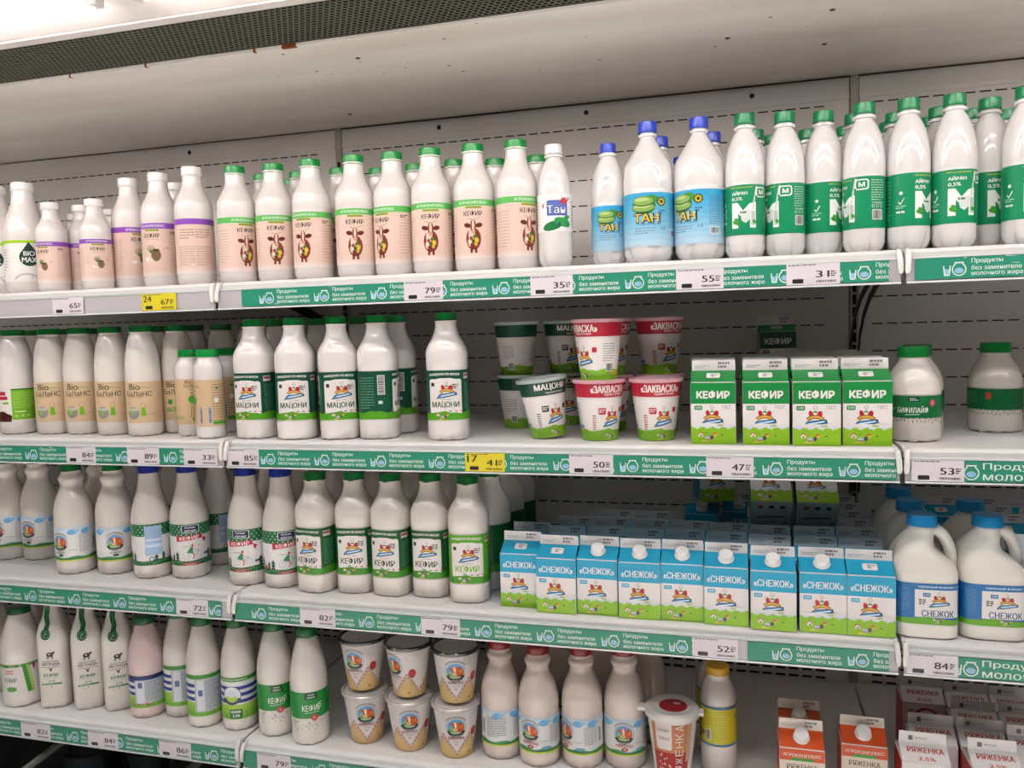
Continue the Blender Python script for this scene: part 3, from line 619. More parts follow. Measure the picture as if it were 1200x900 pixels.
def lab_bal(R, h, one=0, fit=0):
    a = Art(); W = pi*R; a.rect(-W, .030, W, .118, 'cdb292'); K = '2e3318'
    for xo in (0, 3.0*R):
        a.text('Bio', xo-.007, .1075, .024, .0135, K, .02); a.line(((xo+.004, .1045), (xo+.011, .107), (xo+.026, .1035)), .0014, '6aa52a')
        a.text('БаЛаНС', xo+.001, .0920, .054, .0115, K, .02); a.text('обезжиренный', xo-.002, .0845, .028, .0022, '6a5a40', .0)
        if fit:
            a.text('PROBOFIT', xo+.004, .056, .052, .0115, '3f9a2e', .03, .1, rot=.22); a.ell(xo-.012, .070, .006, .006, '3f9a2e', 10); a.lines(xo+.0, .071, xo+.024, .078, 2, '6aa52a', .5); continue
        a.ell(xo-.012, .051, .0135, .0135, '8f8d88', 16); a.ell(xo-.012, .058, .0125, .0035, 'b9b6b0', 14); a.text('1' if one else '0', xo-.014, .051, .007 if not one else .003, .0125, '8ac41e', .06); a.line(((xo-.031, .055), (xo-.026, .055)), .002, '8ac41e'); a.line(((xo-.031, .048), (xo-.026, .048)), .002, '8ac41e')
        a.face(((xo+.004, .045), (xo+.015, .045), (xo+.013, .063), (xo+.006, .063)), '6fae1e'); a.arc(xo+.0095, .068, .005, -60, 240, .0006, '7a6a4c', 8)
        for i in range(3): a.arc(xo+.021+.007*i, .044, .0055, 20, 170, .0005, '8a785a', 8)
    a.lines(-2.2*R, .04, -1.4*R, .11, 10, '9a8460', .25)
    return a
def lab_cocoa(R, h):
    a = Art(); W = pi*R; a.rect(-W, .030, W, .104, 'e0dad6'); a.rect(0, .034, 1.6*R, .1035, '78b428'); a.rect(0, .1015, 1.6*R, .1045, '1f6a2e')
    a.rr(-.030, .090, -.012, .0985, 'b02a3c', .001); a.rr(-.032, .080, -.008, .088, 'b02a3c', .001); a.rr(-.020, .070, -.006, .075, '78b428', .001)
    a.ell(-.024, .042, .016, .012, '4a2018', 12); a.ell(-.010, .040, .010, .008, '3a160f', 10); a.rect(-1.4*R, .030, -.002, .040, '4a2018')
    a.lines(.003, .060, 1.45*R, .098, 9, 'a9d070', .3); a.lines(.006, .050, 1.0*R, .054, 1, 'dfeccc', .6)
    for x in (.008, .020, .032): a.ell(x, .043, .004, .003, 'a9d070', 6)
    return a
def lab_prof(R, h):
    a = Art(); W = pi*R; a.rect(-W, .026, W, .122, 'cdb08c')
    a.text('Bio', -.004, .116, .012, .006, '2e3318', 0); a.text('БаЛаНС', .002, .108, .030, .006, '2e3318', 0); a.line(((-.005, .100), (.010, .100)), .0008, '6a5a40')
    a.ell(.002, .079, .0078, .0085, '3f9a2e', 12); a.ell(.002, .092, .0022, .003, 'a88a5a', 8); a.line(((.001, .070), (-.001, .040)), .0012, '8a6f48'); a.line(((.004, .070), (.004, .040)), .0012, '8a6f48'); a.ell(.003, .037, .002, .005, '3f9a2e', 6)
    a.text('PROFIT', -1.0*R, .040, .03, .007, '3f9a2e', .02)
    for xo in (.55*R, 1.15*R):
        a.bars(xo, .032, xo+.0075, .066, '30405a', False, 'b9bcc4')
    a.lines(1.45*R, .036, 2.4*R, .115, 14, '6f5c3c', .22); a.rr(1.45*R, .030, 2.5*R, .0365, '3f9a2e', .001); a.ell(1.75*R, .080, .005, .005, 'e6e2dc', 8); a.ell(1.8*R, .105, .004, .003, '3f9a2e', 8)
    return a
def lab_maz(R, h, word='МАЦОНИ', base='0a4a36', tcol='0a4a36', grass='4f9a1e'):
    a = Art(); W = pi*R; z0, z1 = h*.165, h*.552
    a.rect(-W, z0, W, z1, base); a.rr(-.72*R, z0+.010, .78*R, z1-.0165, 'dfd9d6', .004)
    a.face(((-.6*R, z1-.018), (.66*R, z1-.018), (.3*R, z1-.0145), (-.2*R, z1-.0145)), 'dfd9d6')
    a.text('КАЖДОМУ-ПО ВКУСУ', .0, z1-.0085, .056, .0052, 'd9d4d0', .05, curve=.0012)
    a.rr(-1.0*R, z0+.0, -.99*R, z0+.001, base, .0002)
    emblem(a, .004, z0+.0550, .0145, 1.15)
    a.text('термостатный' if word[0] == 'М' else 'отборный', .002, z0+.039, .020, .0028, '50605a', .0)
    a.text(word, .001, z0+.0285, .050 if len(word) > 5 else .044, .0135, tcol, .03); a.face(((-.0075, z0+.035), (-.003, z0+.037), (-.004, z0+.032)), 'c9b92e')
    if len(word) < 6: a.ell(-.004, z0+.0185, .004, .0018, '8a9a90', 6)
    meadow(a, -W, W, z0, z0+.0165, grass)
    for x in (.010, .020, .030, -.03, .045, .07, -.07): a.ell(x, z0+.0168, .0030, .0011, ('a8342a', '2f6a1c', 'a8342a')[int(abs(x)*1000) % 3], 6)
    field_bits(a, -.002, z0+.0085, .0080)
    a.rr(-.62*R, z1-.030, -.47*R, z1-.023, '2a3230', .001); a.lines(.36*R, z1-.036, .62*R, z1-.025, 3, '30302e', .5)
    a.lines(.95*R, z0+.020, 1.55*R, z1-.022, 14, '6a9a84', .28); a.rr(.92*R, z1-.017, 1.35*R, z1-.006, 'd9c8c8', .001); a.rect(.94*R, z1-.012, 1.33*R, z1-.008, '9a2a44')
    a.bars(-1.42*R, z1-.046, -1.08*R, z1-.008, '2a2a2a', False, 'e0dcda'); a.lines(-2.3*R, z0+.02, -1.6*R, z1-.01, 12, '6a9a84', .28)
    a.rr(-1.4*R, z0+.030, -1.2*R, z0+.036, 'c9d4cc', .0008)
    return a
def lab_bif(R, h):
    a = Art(); W = pi*R; z0, z1 = h*.262, h*.492; a.rect(-W, z0, W, z1, '0f6a38')
    for k in range(30): x = -W+k*W/15; a.face(((x, z0), (x+.003, z0), (x+.0015, z0-.0018)), '0f6a38')
    a.rr(-.007, z1-.010, .010, z1-.0015, '0a3c24', .001); a.text('Дарим\nздоровье', .0015, z1-.0058, .013, .0055, 'cfdccf', .02)
    a.text('БИФИЛАЙФ', 0, z0+.0140, .048, .0125, 'dfe6df', .02); a.line(((-.012, z0+.005), (.010, z0+.006)), .0009, 'dfe6df')
    a.ell(.031, z1-.012, .0048, .0062, 'cf4a78', 12); a.ell(.031, z1-.012, .002, .002, 'd9a53a', 8); a.text('2,5%', -.032, z0+.0145, .008, .004, 'cfdccf', .0)
    rnd = random.Random(4)
    for k in range(44):
        x = -W+2*W*k/44; a.ell(x, z0-.0065+rnd.uniform(-.002, .002), .0026, .0011, rnd.choice(('8a8a6a', 'a89a78', '6f7a5a')), 5, rot=rnd.uniform(0, 3))
    a.lines(2.1*R, z0+.006, 3.0*R, z1-.004, 7, '6aa584', .3); a.bars(1.75*R, z0+.004, 1.95*R, z1-.006, '2a2a2a', False, 'd9dcd6'); a.rr(-2.95*R, z1-.018, -2.75*R, z1-.006, 'c44a3a', .002)
    return a
def lab_kor(R, h, red=0):
    a = Art(); W = pi*R; z0, z1 = h*.125, h*.435
    a.rect(-W, z0, W, z1, 'dcdad9'); a.grad(-W, z1-.010, W, z1, 'dcdad9', 'b4cce0', 5)
    for xo in (-W+.012, -.040, .024, .052, W-.024): a.ell(xo, z1-.010, .0105, .0062, '6aaede', 12, rot=xo*3); a.ell(xo+.009, z1-.008, .006, .0032, '8cc0e6', 8)
    cow_disc(a, -.004, z0+.044, .0168)
    if red: a.text('РЯЖЕНКА', -.003, z0+.0205, .031, .0062, 'a8242c', .02, curve=.001); a.ell(-.003, z0+.0135, .0065, .0036, 'a8202c', 12); a.text('4%', -.003, z0+.0135, .006, .0035, 'e8dcd8', .03)
    else: a.text('КЕФИР', -.004, z0+.0205, .022, .0048, '30302e', .02); a.ell(-.003, z0+.0145, .0065, .003, '1d5a2e', 12)
    n = 40; a.face([(-W, z0+.004), (W, z0+.004)] + [(W-2*W*k/n, z0+.0105+.0018*sin(k*.9)) for k in range(n+1)], '3f8f5a'); a.face([(-W, z0+.0036), (W, z0+.0036)] + [(W-2*W*k/n, z0+.0068+.0010*sin(k*.8+1)) for k in range(n+1)], '1f6f3e')
    a.rect(-W, z0+.001, W, z0+.0042, 'b9c828')
    if red: 
        a.ell(.028, z0+.0125, .010, .003, '6f9fb8', 10)
    a.lines(.9*R, z0+.020, 1.6*R, z1-.015, 11, '8a8c98', .35); a.text('без консервантов', .60*R, z0+.026, .016, .003, '4f6a4a', .0)
    a.bars(1.65*R, z0+.022, 1.85*R, z0+.052, '22242a', False, 'd9d8d8'); a.lines(-2.9*R, z0+.018, -1.5*R, z1-.012, 12, '7a7c8a', .4)
    a.lines(2.0*R, z0+.018, 3.0*R, z1-.012, 12, '7a7c8a', .4)
    return a
def lab_girl(R, h):
    a = Art(); W = pi*R; z0, z1 = h*.125, h*.49; D = '1d6a3c'
    a.rect(-W, z0, W, z1, 'dbd8d8'); a.rect(-W, z1-.026, W, z1, D)
    n = 30; a.face([(-W, z0), (W, z0)] + [(W-2*W*k/n, z0+.011+.0015*sin(k*.7)) for k in range(n+1)], D)
    rnd = random.Random(2)
    for j in range(4):
        for i in range(26): a.ell(-W+.003+i*.0103+(j % 2)*.005, z1-.004-j*.0062, .0013, .0013, 'dfe6dc', 6)
    for i in range(50): a.ell(-W+.002+i*.0054, z0+.003+rnd.uniform(0, .006), .0010, .0010, rnd.choice(('d8e0c8', '9ac43a', 'e0d24a', 'd8d0d0')), 5)
    a.rr(-.018, z1-.019, .018, z1-.002, 'dfe0e0', .003); a.rr(-.0168, z1-.018, .0168, z1-.003, '18244a', .003)
    a.text('Кубань', 0, z1-.0075, .022, .0056, 'dfe2ea', .02, .2); a.text('молочная', 0, z1-.0145, .024, .0044, 'dfe2ea', .02, .2)
    a.face(((-.030, z1-.038), (.030, z1-.032), (.034, z1-.037), (.031, z1-.038), (.031, z1-.044), (.026, z1-.040), (.022, z1-.0225), (-.012, z1-.026), (-.030, z1-.024)), 'b81f36')
    a.text('КЕФИР', -.003, z1-.0300, .040, .0088, 'eee8e6', .03, rot=.06)
    x, z = 0, z0+.030; K = '7a94b0'
    a.arc(x-.0105, z-.0085, .0070, 0, 360, .0006, '9aa4b0', 14); a.arc(x+.0155, z-.0085, .0070, 0, 360, .0006, '9aa4b0', 14); a.line(((x-.0105, z-.0085), (x+.002, z-.002), (x+.0155, z-.0085)), .0006, K); a.line(((x+.002, z-.002), (x+.013, z+.001)), .0006, K)
    a.face(((x-.009, z-.002), (x+.003, z-.004), (x+.004, z+.009), (x+.001, z+.011), (x-.006, z+.004)), '1f8048'); a.line(((x+.001, z-.003), (x+.006, z-.008), (x+.003, z-.016)), .0022, 'c8583c'); a.line(((x+.003, z+.009), (x+.010, z+.002)), .0012, 'd89a80')
    a.ell(x+.003, z+.0135, .0024, .0030, 'b83228', 8); a.line(((x+.001, z+.011), (x-.018, z+.012)), .0007, '3a5a48'); a.ell(x+.015, z+.013, .0022, .0022, 'd8d04a', 8); a.ell(x+.014, z+.002, .003, .003, '9cc0d8', 8)
    for tx, s in ((-.030, 1), (-.040, .7), (.040, 1.1), (.052, .8), (-.060, 1.2), (-.071, .8), (-.082, 1.1), (.10, 1), (.115, .8)):
        for q in range(3): a.face(((tx-.005*s, z0+.010+q*.006*s), (tx+.005*s, z0+.010+q*.006*s), (tx, z0+.019+q*.006*s)), '1c4a38')
    a.rect(-.052, z0+.012, -.045, z0+.018, 'cf4030'); a.ell(.030, z0+.022, .003, .003, '30407a', 8); a.ell(.035, z0+.023, .003, .003, '30407a', 8); a.rr(-.019, z0+.001, .015, z0+.0055, 'b82f40', .001); a.text('без забот', -.002, z0+.0033, .02, .0024, 'e8d8d8', .0)
    a.rect(1.9*R, z0+.022, 2.75*R, z1-.004, '9db8d8'); a.rect(1.95*R, z0+.040, 2.7*R, z0+.046, 'c8d4e4'); a.rect(1.95*R, z0+.054, 2.7*R, z0+.058, 'c8d4e4'); a.lines(1.95*R, z0+.060, 2.7*R, z1-.012, 6, '7f9ac0', .3)
    a.ell(2.2*R, z0+.014, .005, .0055, '1a2a3a', 12); a.ell(2.2*R, z0+.014, .0035, .004, 'c9d0d8', 10)
    return a
def lab_leg(R, h):
    a = Art(); K = '2a3230'; G = '2f7a4a'
    x, z = 0, h*.47
    a.ell(x, z, .0075, .0055, K, 12); a.ell(x+.0075, z+.004, .003, .0026, K, 8); a.ell(x-.001, z+.001, .002, .002, 'd9d2c8', 6)
    for d in (-.006, -.0035, .003, .0055): a.line(((x+d, z-.004), (x+d, z-.0100)), .0016, K)
    a.line(((x+.0095, z+.007), (x+.007, z+.0055)), .0012, K)
    a.text('МОЛОЧНАЯ', x, h*.412, .030, .0042, K, .02); a.text('ЛЕГЕНДА', x, h*.386, .036, .0080, K, .04); a.line(((x-.019, h*.362), (x+.019, h*.362)), .0009, K)
    a.line(((x-.004, h*.355), (x, h*.340), (x+.004, h*.355)), .0020, K); a.ell(x, h*.336, .0022, .0028, K, 8)
    a.text('КЕФИР', x, h*.293, .030, .0085, G, .04); a.text('из отборного молока', x, h*.268, .032, .0022, '6a706a', 0)
    a.text('2,5 %', x, h*.240, .014, .0056, G, .03); a.rr(-.0195, h*.210, .0195, h*.224, G, .001); a.lines(-.017, h*.213, .017, h*.221, 1, 'cfdccf', .5); a.ell(x, h*.198, .0012, .0015, K, 6); a.lines(-.012, h*.186, .012, h*.191, 1, '8a8c88', .4)
    return a
def lab_cuc(R, h):
    a = Art(); W = pi*R; z0, z1 = h*.145, h*.45; a.rect(-W, z0, W, z1, 'd9d4cf'); a.rect(-W, z1-.006, W, z1, '4f8a3a')
    rnd = random.Random(8)
    for k in range(40): a.ell(-W+k*W/20, z1-.005+rnd.uniform(-.002, .002), .0035, .0022, rnd.choice(('2f6a28', '6aa54a', '8fbf5a')), 6, rot=k)
    a.text('с огурцом\nи зеленью', -.004, z1-.017, .022, .010, 'c23a3a', .03); a.text('КЕФИР', -.002, z1-.036, .030, .0125, '6a6f6a', .02); a.ell(.0, z0+.012, .012, .006, '4f9a30', 12)
    for xo in (.034, -.040):
        a.face(((xo-.008, z1-.002), (xo+.004, z1-.002), (xo+.014, z0+.002), (xo+.001, z0+.002)), '8fc04a'); a.face(((xo-.010, z1-.002), (xo-.002, z1-.002), (xo+.008, z0+.002), (xo-.001, z0+.002)), '3f8a32')
        for k in range(8): t = k/8; a.ell(xo+.001+.010*t, z1-.006-(z1-z0-.01)*t, .0016, .002, 'c9dc8a', 6)
    a.face(((.044, z1-.003), (.052, z1-.003), (.049, z1-.022)), 'a8246a')
    a.rect(.052, z0+.003, .115, z1-.006, 'cfc4c0'); a.text('НА КЕФИРЕ', .075, z1-.026, .036, .0045, '7a9a2a', .03); a.lines(.055, z0+.008, .105, z1-.030, 7, 'b09a9c', .3)
    return a
def lab_str(R, h, pink=0, back=0):
    a = Art(); W = pi*R; z0, z1 = h*.115, h*.50 if not pink else h*.44
    a.rect(-W, z0, W, z1, 'dcdbdc'); a.grad(-W, z0, W, z0+.032 if not pink else z0+.026, '6faf2e', 'a6c94e', 4)
    a.rect(-W, z1-.009, W, z1, '3a8a2e' if not pink else '1d2a5a')
    b0 = z0+.035 if not pink else z0+.028
    for k in range(3): a.rect(-W, b0+k*.0145, W, b0+.0075+k*.0145, '27408f')
    rnd = random.Random(6)
    for k in range(46):
        x = -W+2*W*k/46; a.face(((x-.001, z0+.002), (x+.0015, z0+.002), (x+rnd.uniform(-.003, .003), z0+rnd.uniform(.014, .026))), rnd.choice(('4a9428', '5fa52e')))
    if pink:
        for x in (-2.62*R, -2.4*R, 0.1, 2.1*R): a.ell(x, z0+.014, .008, .0085, 'b52430', 12); a.ell(x+.002, z0+.012, .004, .004, 'e0b0a8', 8); a.ell(x, z0+.022, .006, .002, '3f8a2e', 6)
    else:
        a.text('КЛАССИЧЕСКИЙ ВКУС', 0, z1-.0046, .060, .0046, 'e2e8dc', .03)
    x, z = -.004, z0+.052      # plain round badge (the character printed there is left out)
    a.ell(x, z, .020, .0205, '27408f', 20); a.ell(x, z, .0185, .019, 'e2e2e4', 20); a.ell(x, z-.007, .013, .008, 'a6c94e', 12); a.ell(x, z+.004, .009, .008, 'cfd8e0', 12)
    a.arc(x, z, .0175, 200, 340, .006, '3a4450', 10)
    a.rr(-.010, z0+.002, .017, z0+.022, '256a2a', .003); a.text('КЕФИР', .0035, z0+.0165, .020, .0058, 'e8eee4', .04); a.text('2,5%', .0035, z0+.0078, .015, .0065, 'e8eee4', .04)
    for xa, xb in ((1.85*R, W-.0005), (-W+.0005, -1.9*R)):
        a.rect(xa, z0+.010, xb, z1-.010, 'b9bcc4'); a.lines(xa+.001, z0+.012, xb-.001, z1-.012, 18, '7f8796', .4)
    a.rr(1.95*R, z0+.012, 2.4*R, z1-.012, 'd0d4da', .002); a.rr(2.05*R, z0+.045, 2.3*R, z0+.058, '56648f', .001)
    return a
def lab_kg(R, h):
    a = Art(); W = pi*R; z0, z1 = h*.245, h*.475; a.rect(-W, z0, W, z1, '1c8a38')
    rnd = random.Random(9)
    for k in range(26): x = rnd.uniform(-W+.01, W-.01); z = rnd.uniform(z0+.004, z1-.006); a.arc(x, z, rnd.uniform(.003, .008), rnd.uniform(0, 90), rnd.uniform(150, 220), .0006, '3a9e50', 6, .6)
    a.rect(-.012, z1-.0155, .013, z1-.001, '0c4a26'); a.text('Дарим', .0005, z1-.0055, .013, .0042, 'd3dccf', .03); a.text('здоровье', .0005, z1-.0115, .016, .0040, 'd3dccf', .03)
    a.text('КЕФИР', .001, z0+.0215, .038, .0145, 'dfe8dc', .02); a.line(((-.014, z0+.0115), (.015, z0+.0125)), .0010, 'cfdccf'); a.line(((.014, z0+.029), (.022, z0+.031)), .0012, 'dfe8dc')
    speckle(a, -W+.002, W-.002, z0-.026, z0-.002, 120)
    a.ell(.006, z0+.001, .0070, .0070, 'c83a6a', 14); a.ell(.006, z0+.001, .0030, .0030, 'd99a3a', 10)
    return a
def lab_cup(R, h, word, base):
    a = Art(); W = pi*R; zt = h*.93
    a.rect(-W, .0015, W, h*.70, 'e0dad8'); a.rect(-W, h*.695, W, zt, base); a.line(((-W, h*.675), (W, h*.675)), .0006, 'c9b8b4')
    for xo in (0,):
        a.text(word, xo, h*.825, .060 if len(word) < 7 else .070, .0145, 'e6dfdc', .04); a.text('термостатный' if len(word) < 7 else 'термостатная', xo+.006, h*.735, .036, .0052, 'e0d4d2', .02)
    emblem(a, .006, h*.365, .0145, 1.3)
    a.rr(-.022, h*.43, -.008, h*.53, base, .0015); a.lines(-.0205, h*.45, -.0095, h*.515, 2, 'e6d8d6', .5); a.rr(.024, h*.45, .033, h*.53, base, .0015)
    a.lines(-.034, h*.10, -.026, h*.42, 9, base, .5)
    meadow(a, -W, W, .0015, h*.20, '78b026'); field_bits(a, .006, h*.095, .0080)
    a.lines(1.1*R, h*.30, 1.7*R, h*.60, 8, '8a8280', .35); a.bars(1.25*R, h*.15, 1.65*R, h*.28, '2a2a2a', True, 'd9d4d0'); a.ell(-1.6*R, h*.23, .010, .004, '6a8ab8', 10); a.ell(1.9*R, h*.12, .012, .004, 'cfa43a', 10)
    a.lines(-2.3*R, h*.25, -1.5*R, h*.6, 10, '8a8280', .35); a.bars(2.6*R, h*.12, 3.0*R, h*.24, '2a2a2a', True, 'd9d4d0'); a.lines(2.3*R, h*.30, 3.0*R, h*.55, 8, '8a8280', .35)
    return a
def lab_cupk(R, h):
    a = Art(); W = pi*R; a.rect(-W, .0015, W, h*.93, 'd9d2cf')
    seg = .058
    for k in range(-3, 3):     # beige foot rising to points, with woven border
        x = (k+.5)*seg - .029+.029; 
    pts = []
    x = -.174
    zig = []
    while x <= .175:
        zig.append((x, .0065 if round(x/.029) % 2 == 0 else .046)); x += .029
    for (xa, za), (xb, zb) in zip(zig, zig[1:]):
        a.face(((xa, .0015), (xb, .0015), (xb, zb), (xa, za)), 'cfae78')
        a.face(((xa, za), (xb, zb), (xb, zb+.0085), (xa, za+.0085)), 'b08a86')
        for q in range(6):
            t = (q+.5)/6; a.ell(xa+(xb-xa)*t, za+(zb-za)*t+.0043, .0017, .0017, 'e0d4d0', 5); 
    cow_disc(a, 0, h*.62, .0180)
    a.text('РЯЖЕНКА', 0, h*.405, .034, .0062, '8f4a48', .02, curve=.001); a.text('томлёная', 0, h*.345, .018, .0028, 'a07a78', 0); a.text('4%', 0, h*.285, .008, .0048, '8f4a48', .0)
    a.ell(.040, h*.48, .0078, .0095, 'a8242c', 12); a.ell(.040, h*.48, .005, .006, 'c43a3c', 10); a.arc(.040, h*.78, .012, 0, 300, .0005, 'a09a98', 10, .6)
    a.text('2', .060, h*.2, .004, .006, '6a4a20', .02); a.ell(.032, h*.10, .004, .003, 'a8843e', 8)
    a.lines(1.9*R, h*.4, 2.8*R, h*.85, 12, 'a09a98', .3); a.lines(-2.4*R, h*.4, -1.4*R, h*.85, 12, 'a09a98', .3)
    return a
def lab_lat(R, h):
    a = Art(); W = pi*R; z1 = h*.93; a.rect(-W, .0015, W, z1, 'ded8d4')
    a.rect(-.9*R, .0015, .9*R, z1, 'c98058'); a.rect(-.9*R, .0015, .9*R, h*.46, 'a83028'); a.rr(-.028, h*.50, .002, z1, 'e0dad6', .004)
    a.text('домашняя', -.013, h*.78, .022, .0075, '9a6a60', 0, .2); a.text('традиция', -.013, h*.66, .022, .0075, '9a6a60', 0, .2)
    a.text('РЯЖЕНКА', .016, h*.47, .085, .015, 'e6dcd6', .04, rot=pi/2) if 0 else None
    for i, ch in enumerate('РЯЖЕНКА'): 
        vs, fs = text_tris(ch, .03, 0); L = a.level(.008, .005+i*.0155, .024, .02+i*.0155); nv = [a.bm.verts.new((.016-v[1]*.015, -L-1, .014+i*.0162+v[0]*.0125)) for v in vs]
        for f in fs:
            try: g = a.bm.faces.new([nv[j] for j in f]); g.material_index = a.mi('e6dcd6')
            except ValueError: pass
    rnd = random.Random(1)
    for k in range(16): x, z = rnd.uniform(-.024, .0), rnd.uniform(.02, h*.44); a.ell(x, z, .0018, .0018, 'e2cfc8', 6)
    a.rr(.030, h*.32, .040, z1-.004, 'c9a080', .001); a.lines(1.3*R, h*.2, 1.9*R, h*.85, 12, 'a09a98', .3); return a
def lab_yel(R, h):
    a = Art(); W = pi*R; z0, z1 = h*.29, h*.655; a.rect(-W, z0, W, z1, 'c8bc2c'); a.rect(-W, z0, W, z0+.0035, '2a78a8'); a.rect(-W, z1-.0035, W, z1, '2a78a8')
    a.line(((.2*R, z0+.004), (.2*R, z1-.004)), .0010, '6aa52a'); a.lines(-.9*R, z0+.034, .15*R, z1-.006, 9, '7a7a2a', .28); a.bars(-.25*R, z0+.010, .12*R, z0+.030); a.ell(-.42*R, z0+.020, .0035, .004, '3a3a20', 8); a.rr(-1.0*R, z0+.009, -.6*R, z0+.014, '202a4a', .001); a.ell(-.6*R, z0+.024, .003, .003, '3a3a20', 8)
    a.lines(.3*R, z0+.010, 1.0*R, z1-.006, 12, '9a9a3a', .25); a.text('АЦИДОФИЛИН', 2.2*R, z1-.020, .045, .008, '2a78a8', .03); return a

# ---- builders: each returns a list of (part name, mesh, [sub-parts], label)
def bottle(kind, R, h, prof, capc, capr, capz=.925, body=M_milk, lab=None, q=0, lobes=10, lobe_d=.10, lobe_z=.012, ribs=True, caph=1.0, rip=0, ripr=(0, 0), zcuts=(), neckring=False, twist=0):
    bm = bmesh.new(); lathe(bm, [(z*h, r*R) for z, r in prof], 48, q, lobes, lobe_z, lobe_d, rip, ripr, twist=twist)
    if rip: pass
    parts = [('body', mesh_of(bm, kind+'_body', [body]), [], None)]
    bm = bmesh.new(); z0, z1, cr = capz*h, caph*h, capr*R; n = 60
    rings = []
    for z, f, rb in ((z0, 1.0, 0), (z0+.0008, 1.03, 0), (z0+.0022, 1.03, 0), (z0+.0024, 1.0, 1), (z1-.0018, .99, 1), (z1-.0006, .965, 0), (z1, .91, 0)):
        ring = []
        for k in range(n):
            th = 2*pi*k/n; rr = cr*f*(1-.018*(k % 2)*rb) ; ring.append(bm.verts.new((rr*cos(th), rr*sin(th), z)))
        rings.append(ring)
    for u, v in zip(rings, rings[1:]):
        for k in range(n): bm.faces.new((u[k], u[(k+1)%n], v[(k+1)%n], v[k]))
    bm.faces.new(rings[0][::-1]); bm.faces.new(rings[-1])
    parts.append(('cap', mesh_of(bm, kind+'_cap', [cap_mat(capc)]), [], None))
    if lab:
        me = lab.finish(kind+'_label', wrap(R*.99 if q else R, None, q), .0032)
        parts.append(('label', me, [], None))
    return parts
def cup_kind(kind, h, lab, lidc, dome=False):
    Rb, Rt = .0315, .0455; zl = h*.94
    Rz = lambda z: Rb+(Rt-Rb)*min(1, z/zl)
    bm = bmesh.new(); lathe(bm, ((0, Rb-.003), (.001, Rb-.0005), (.003, Rb), (zl, Rt), (zl+.001, Rt+.001)), 48)
    parts = [('body', mesh_of(bm, kind+'_body', [M_matte]), [], None)]
    bm = bmesh.new(); z = zl-.0035
    lathe(bm, ((z, Rt+.0028), (z+.001, Rt+.0042), (z+.0055, Rt+.0042), (z+.0070, Rt+.003), (z+.0072, Rt-.001), (z+.0040, Rt-.0035), (z+.0038, .0)), 48)
    m = mat('lid_'+lidc, lidc, .12, .6, coat=.5)
    parts.append(('lid', mesh_of(bm, kind+'_lid', [m]), [], None))
    parts.append(('label', lab.finish(kind+'_label', wrap(.041, Rz), .0032, zcuts=[h*.2*k for k in range(1, 5)]), [], None))
    return parts
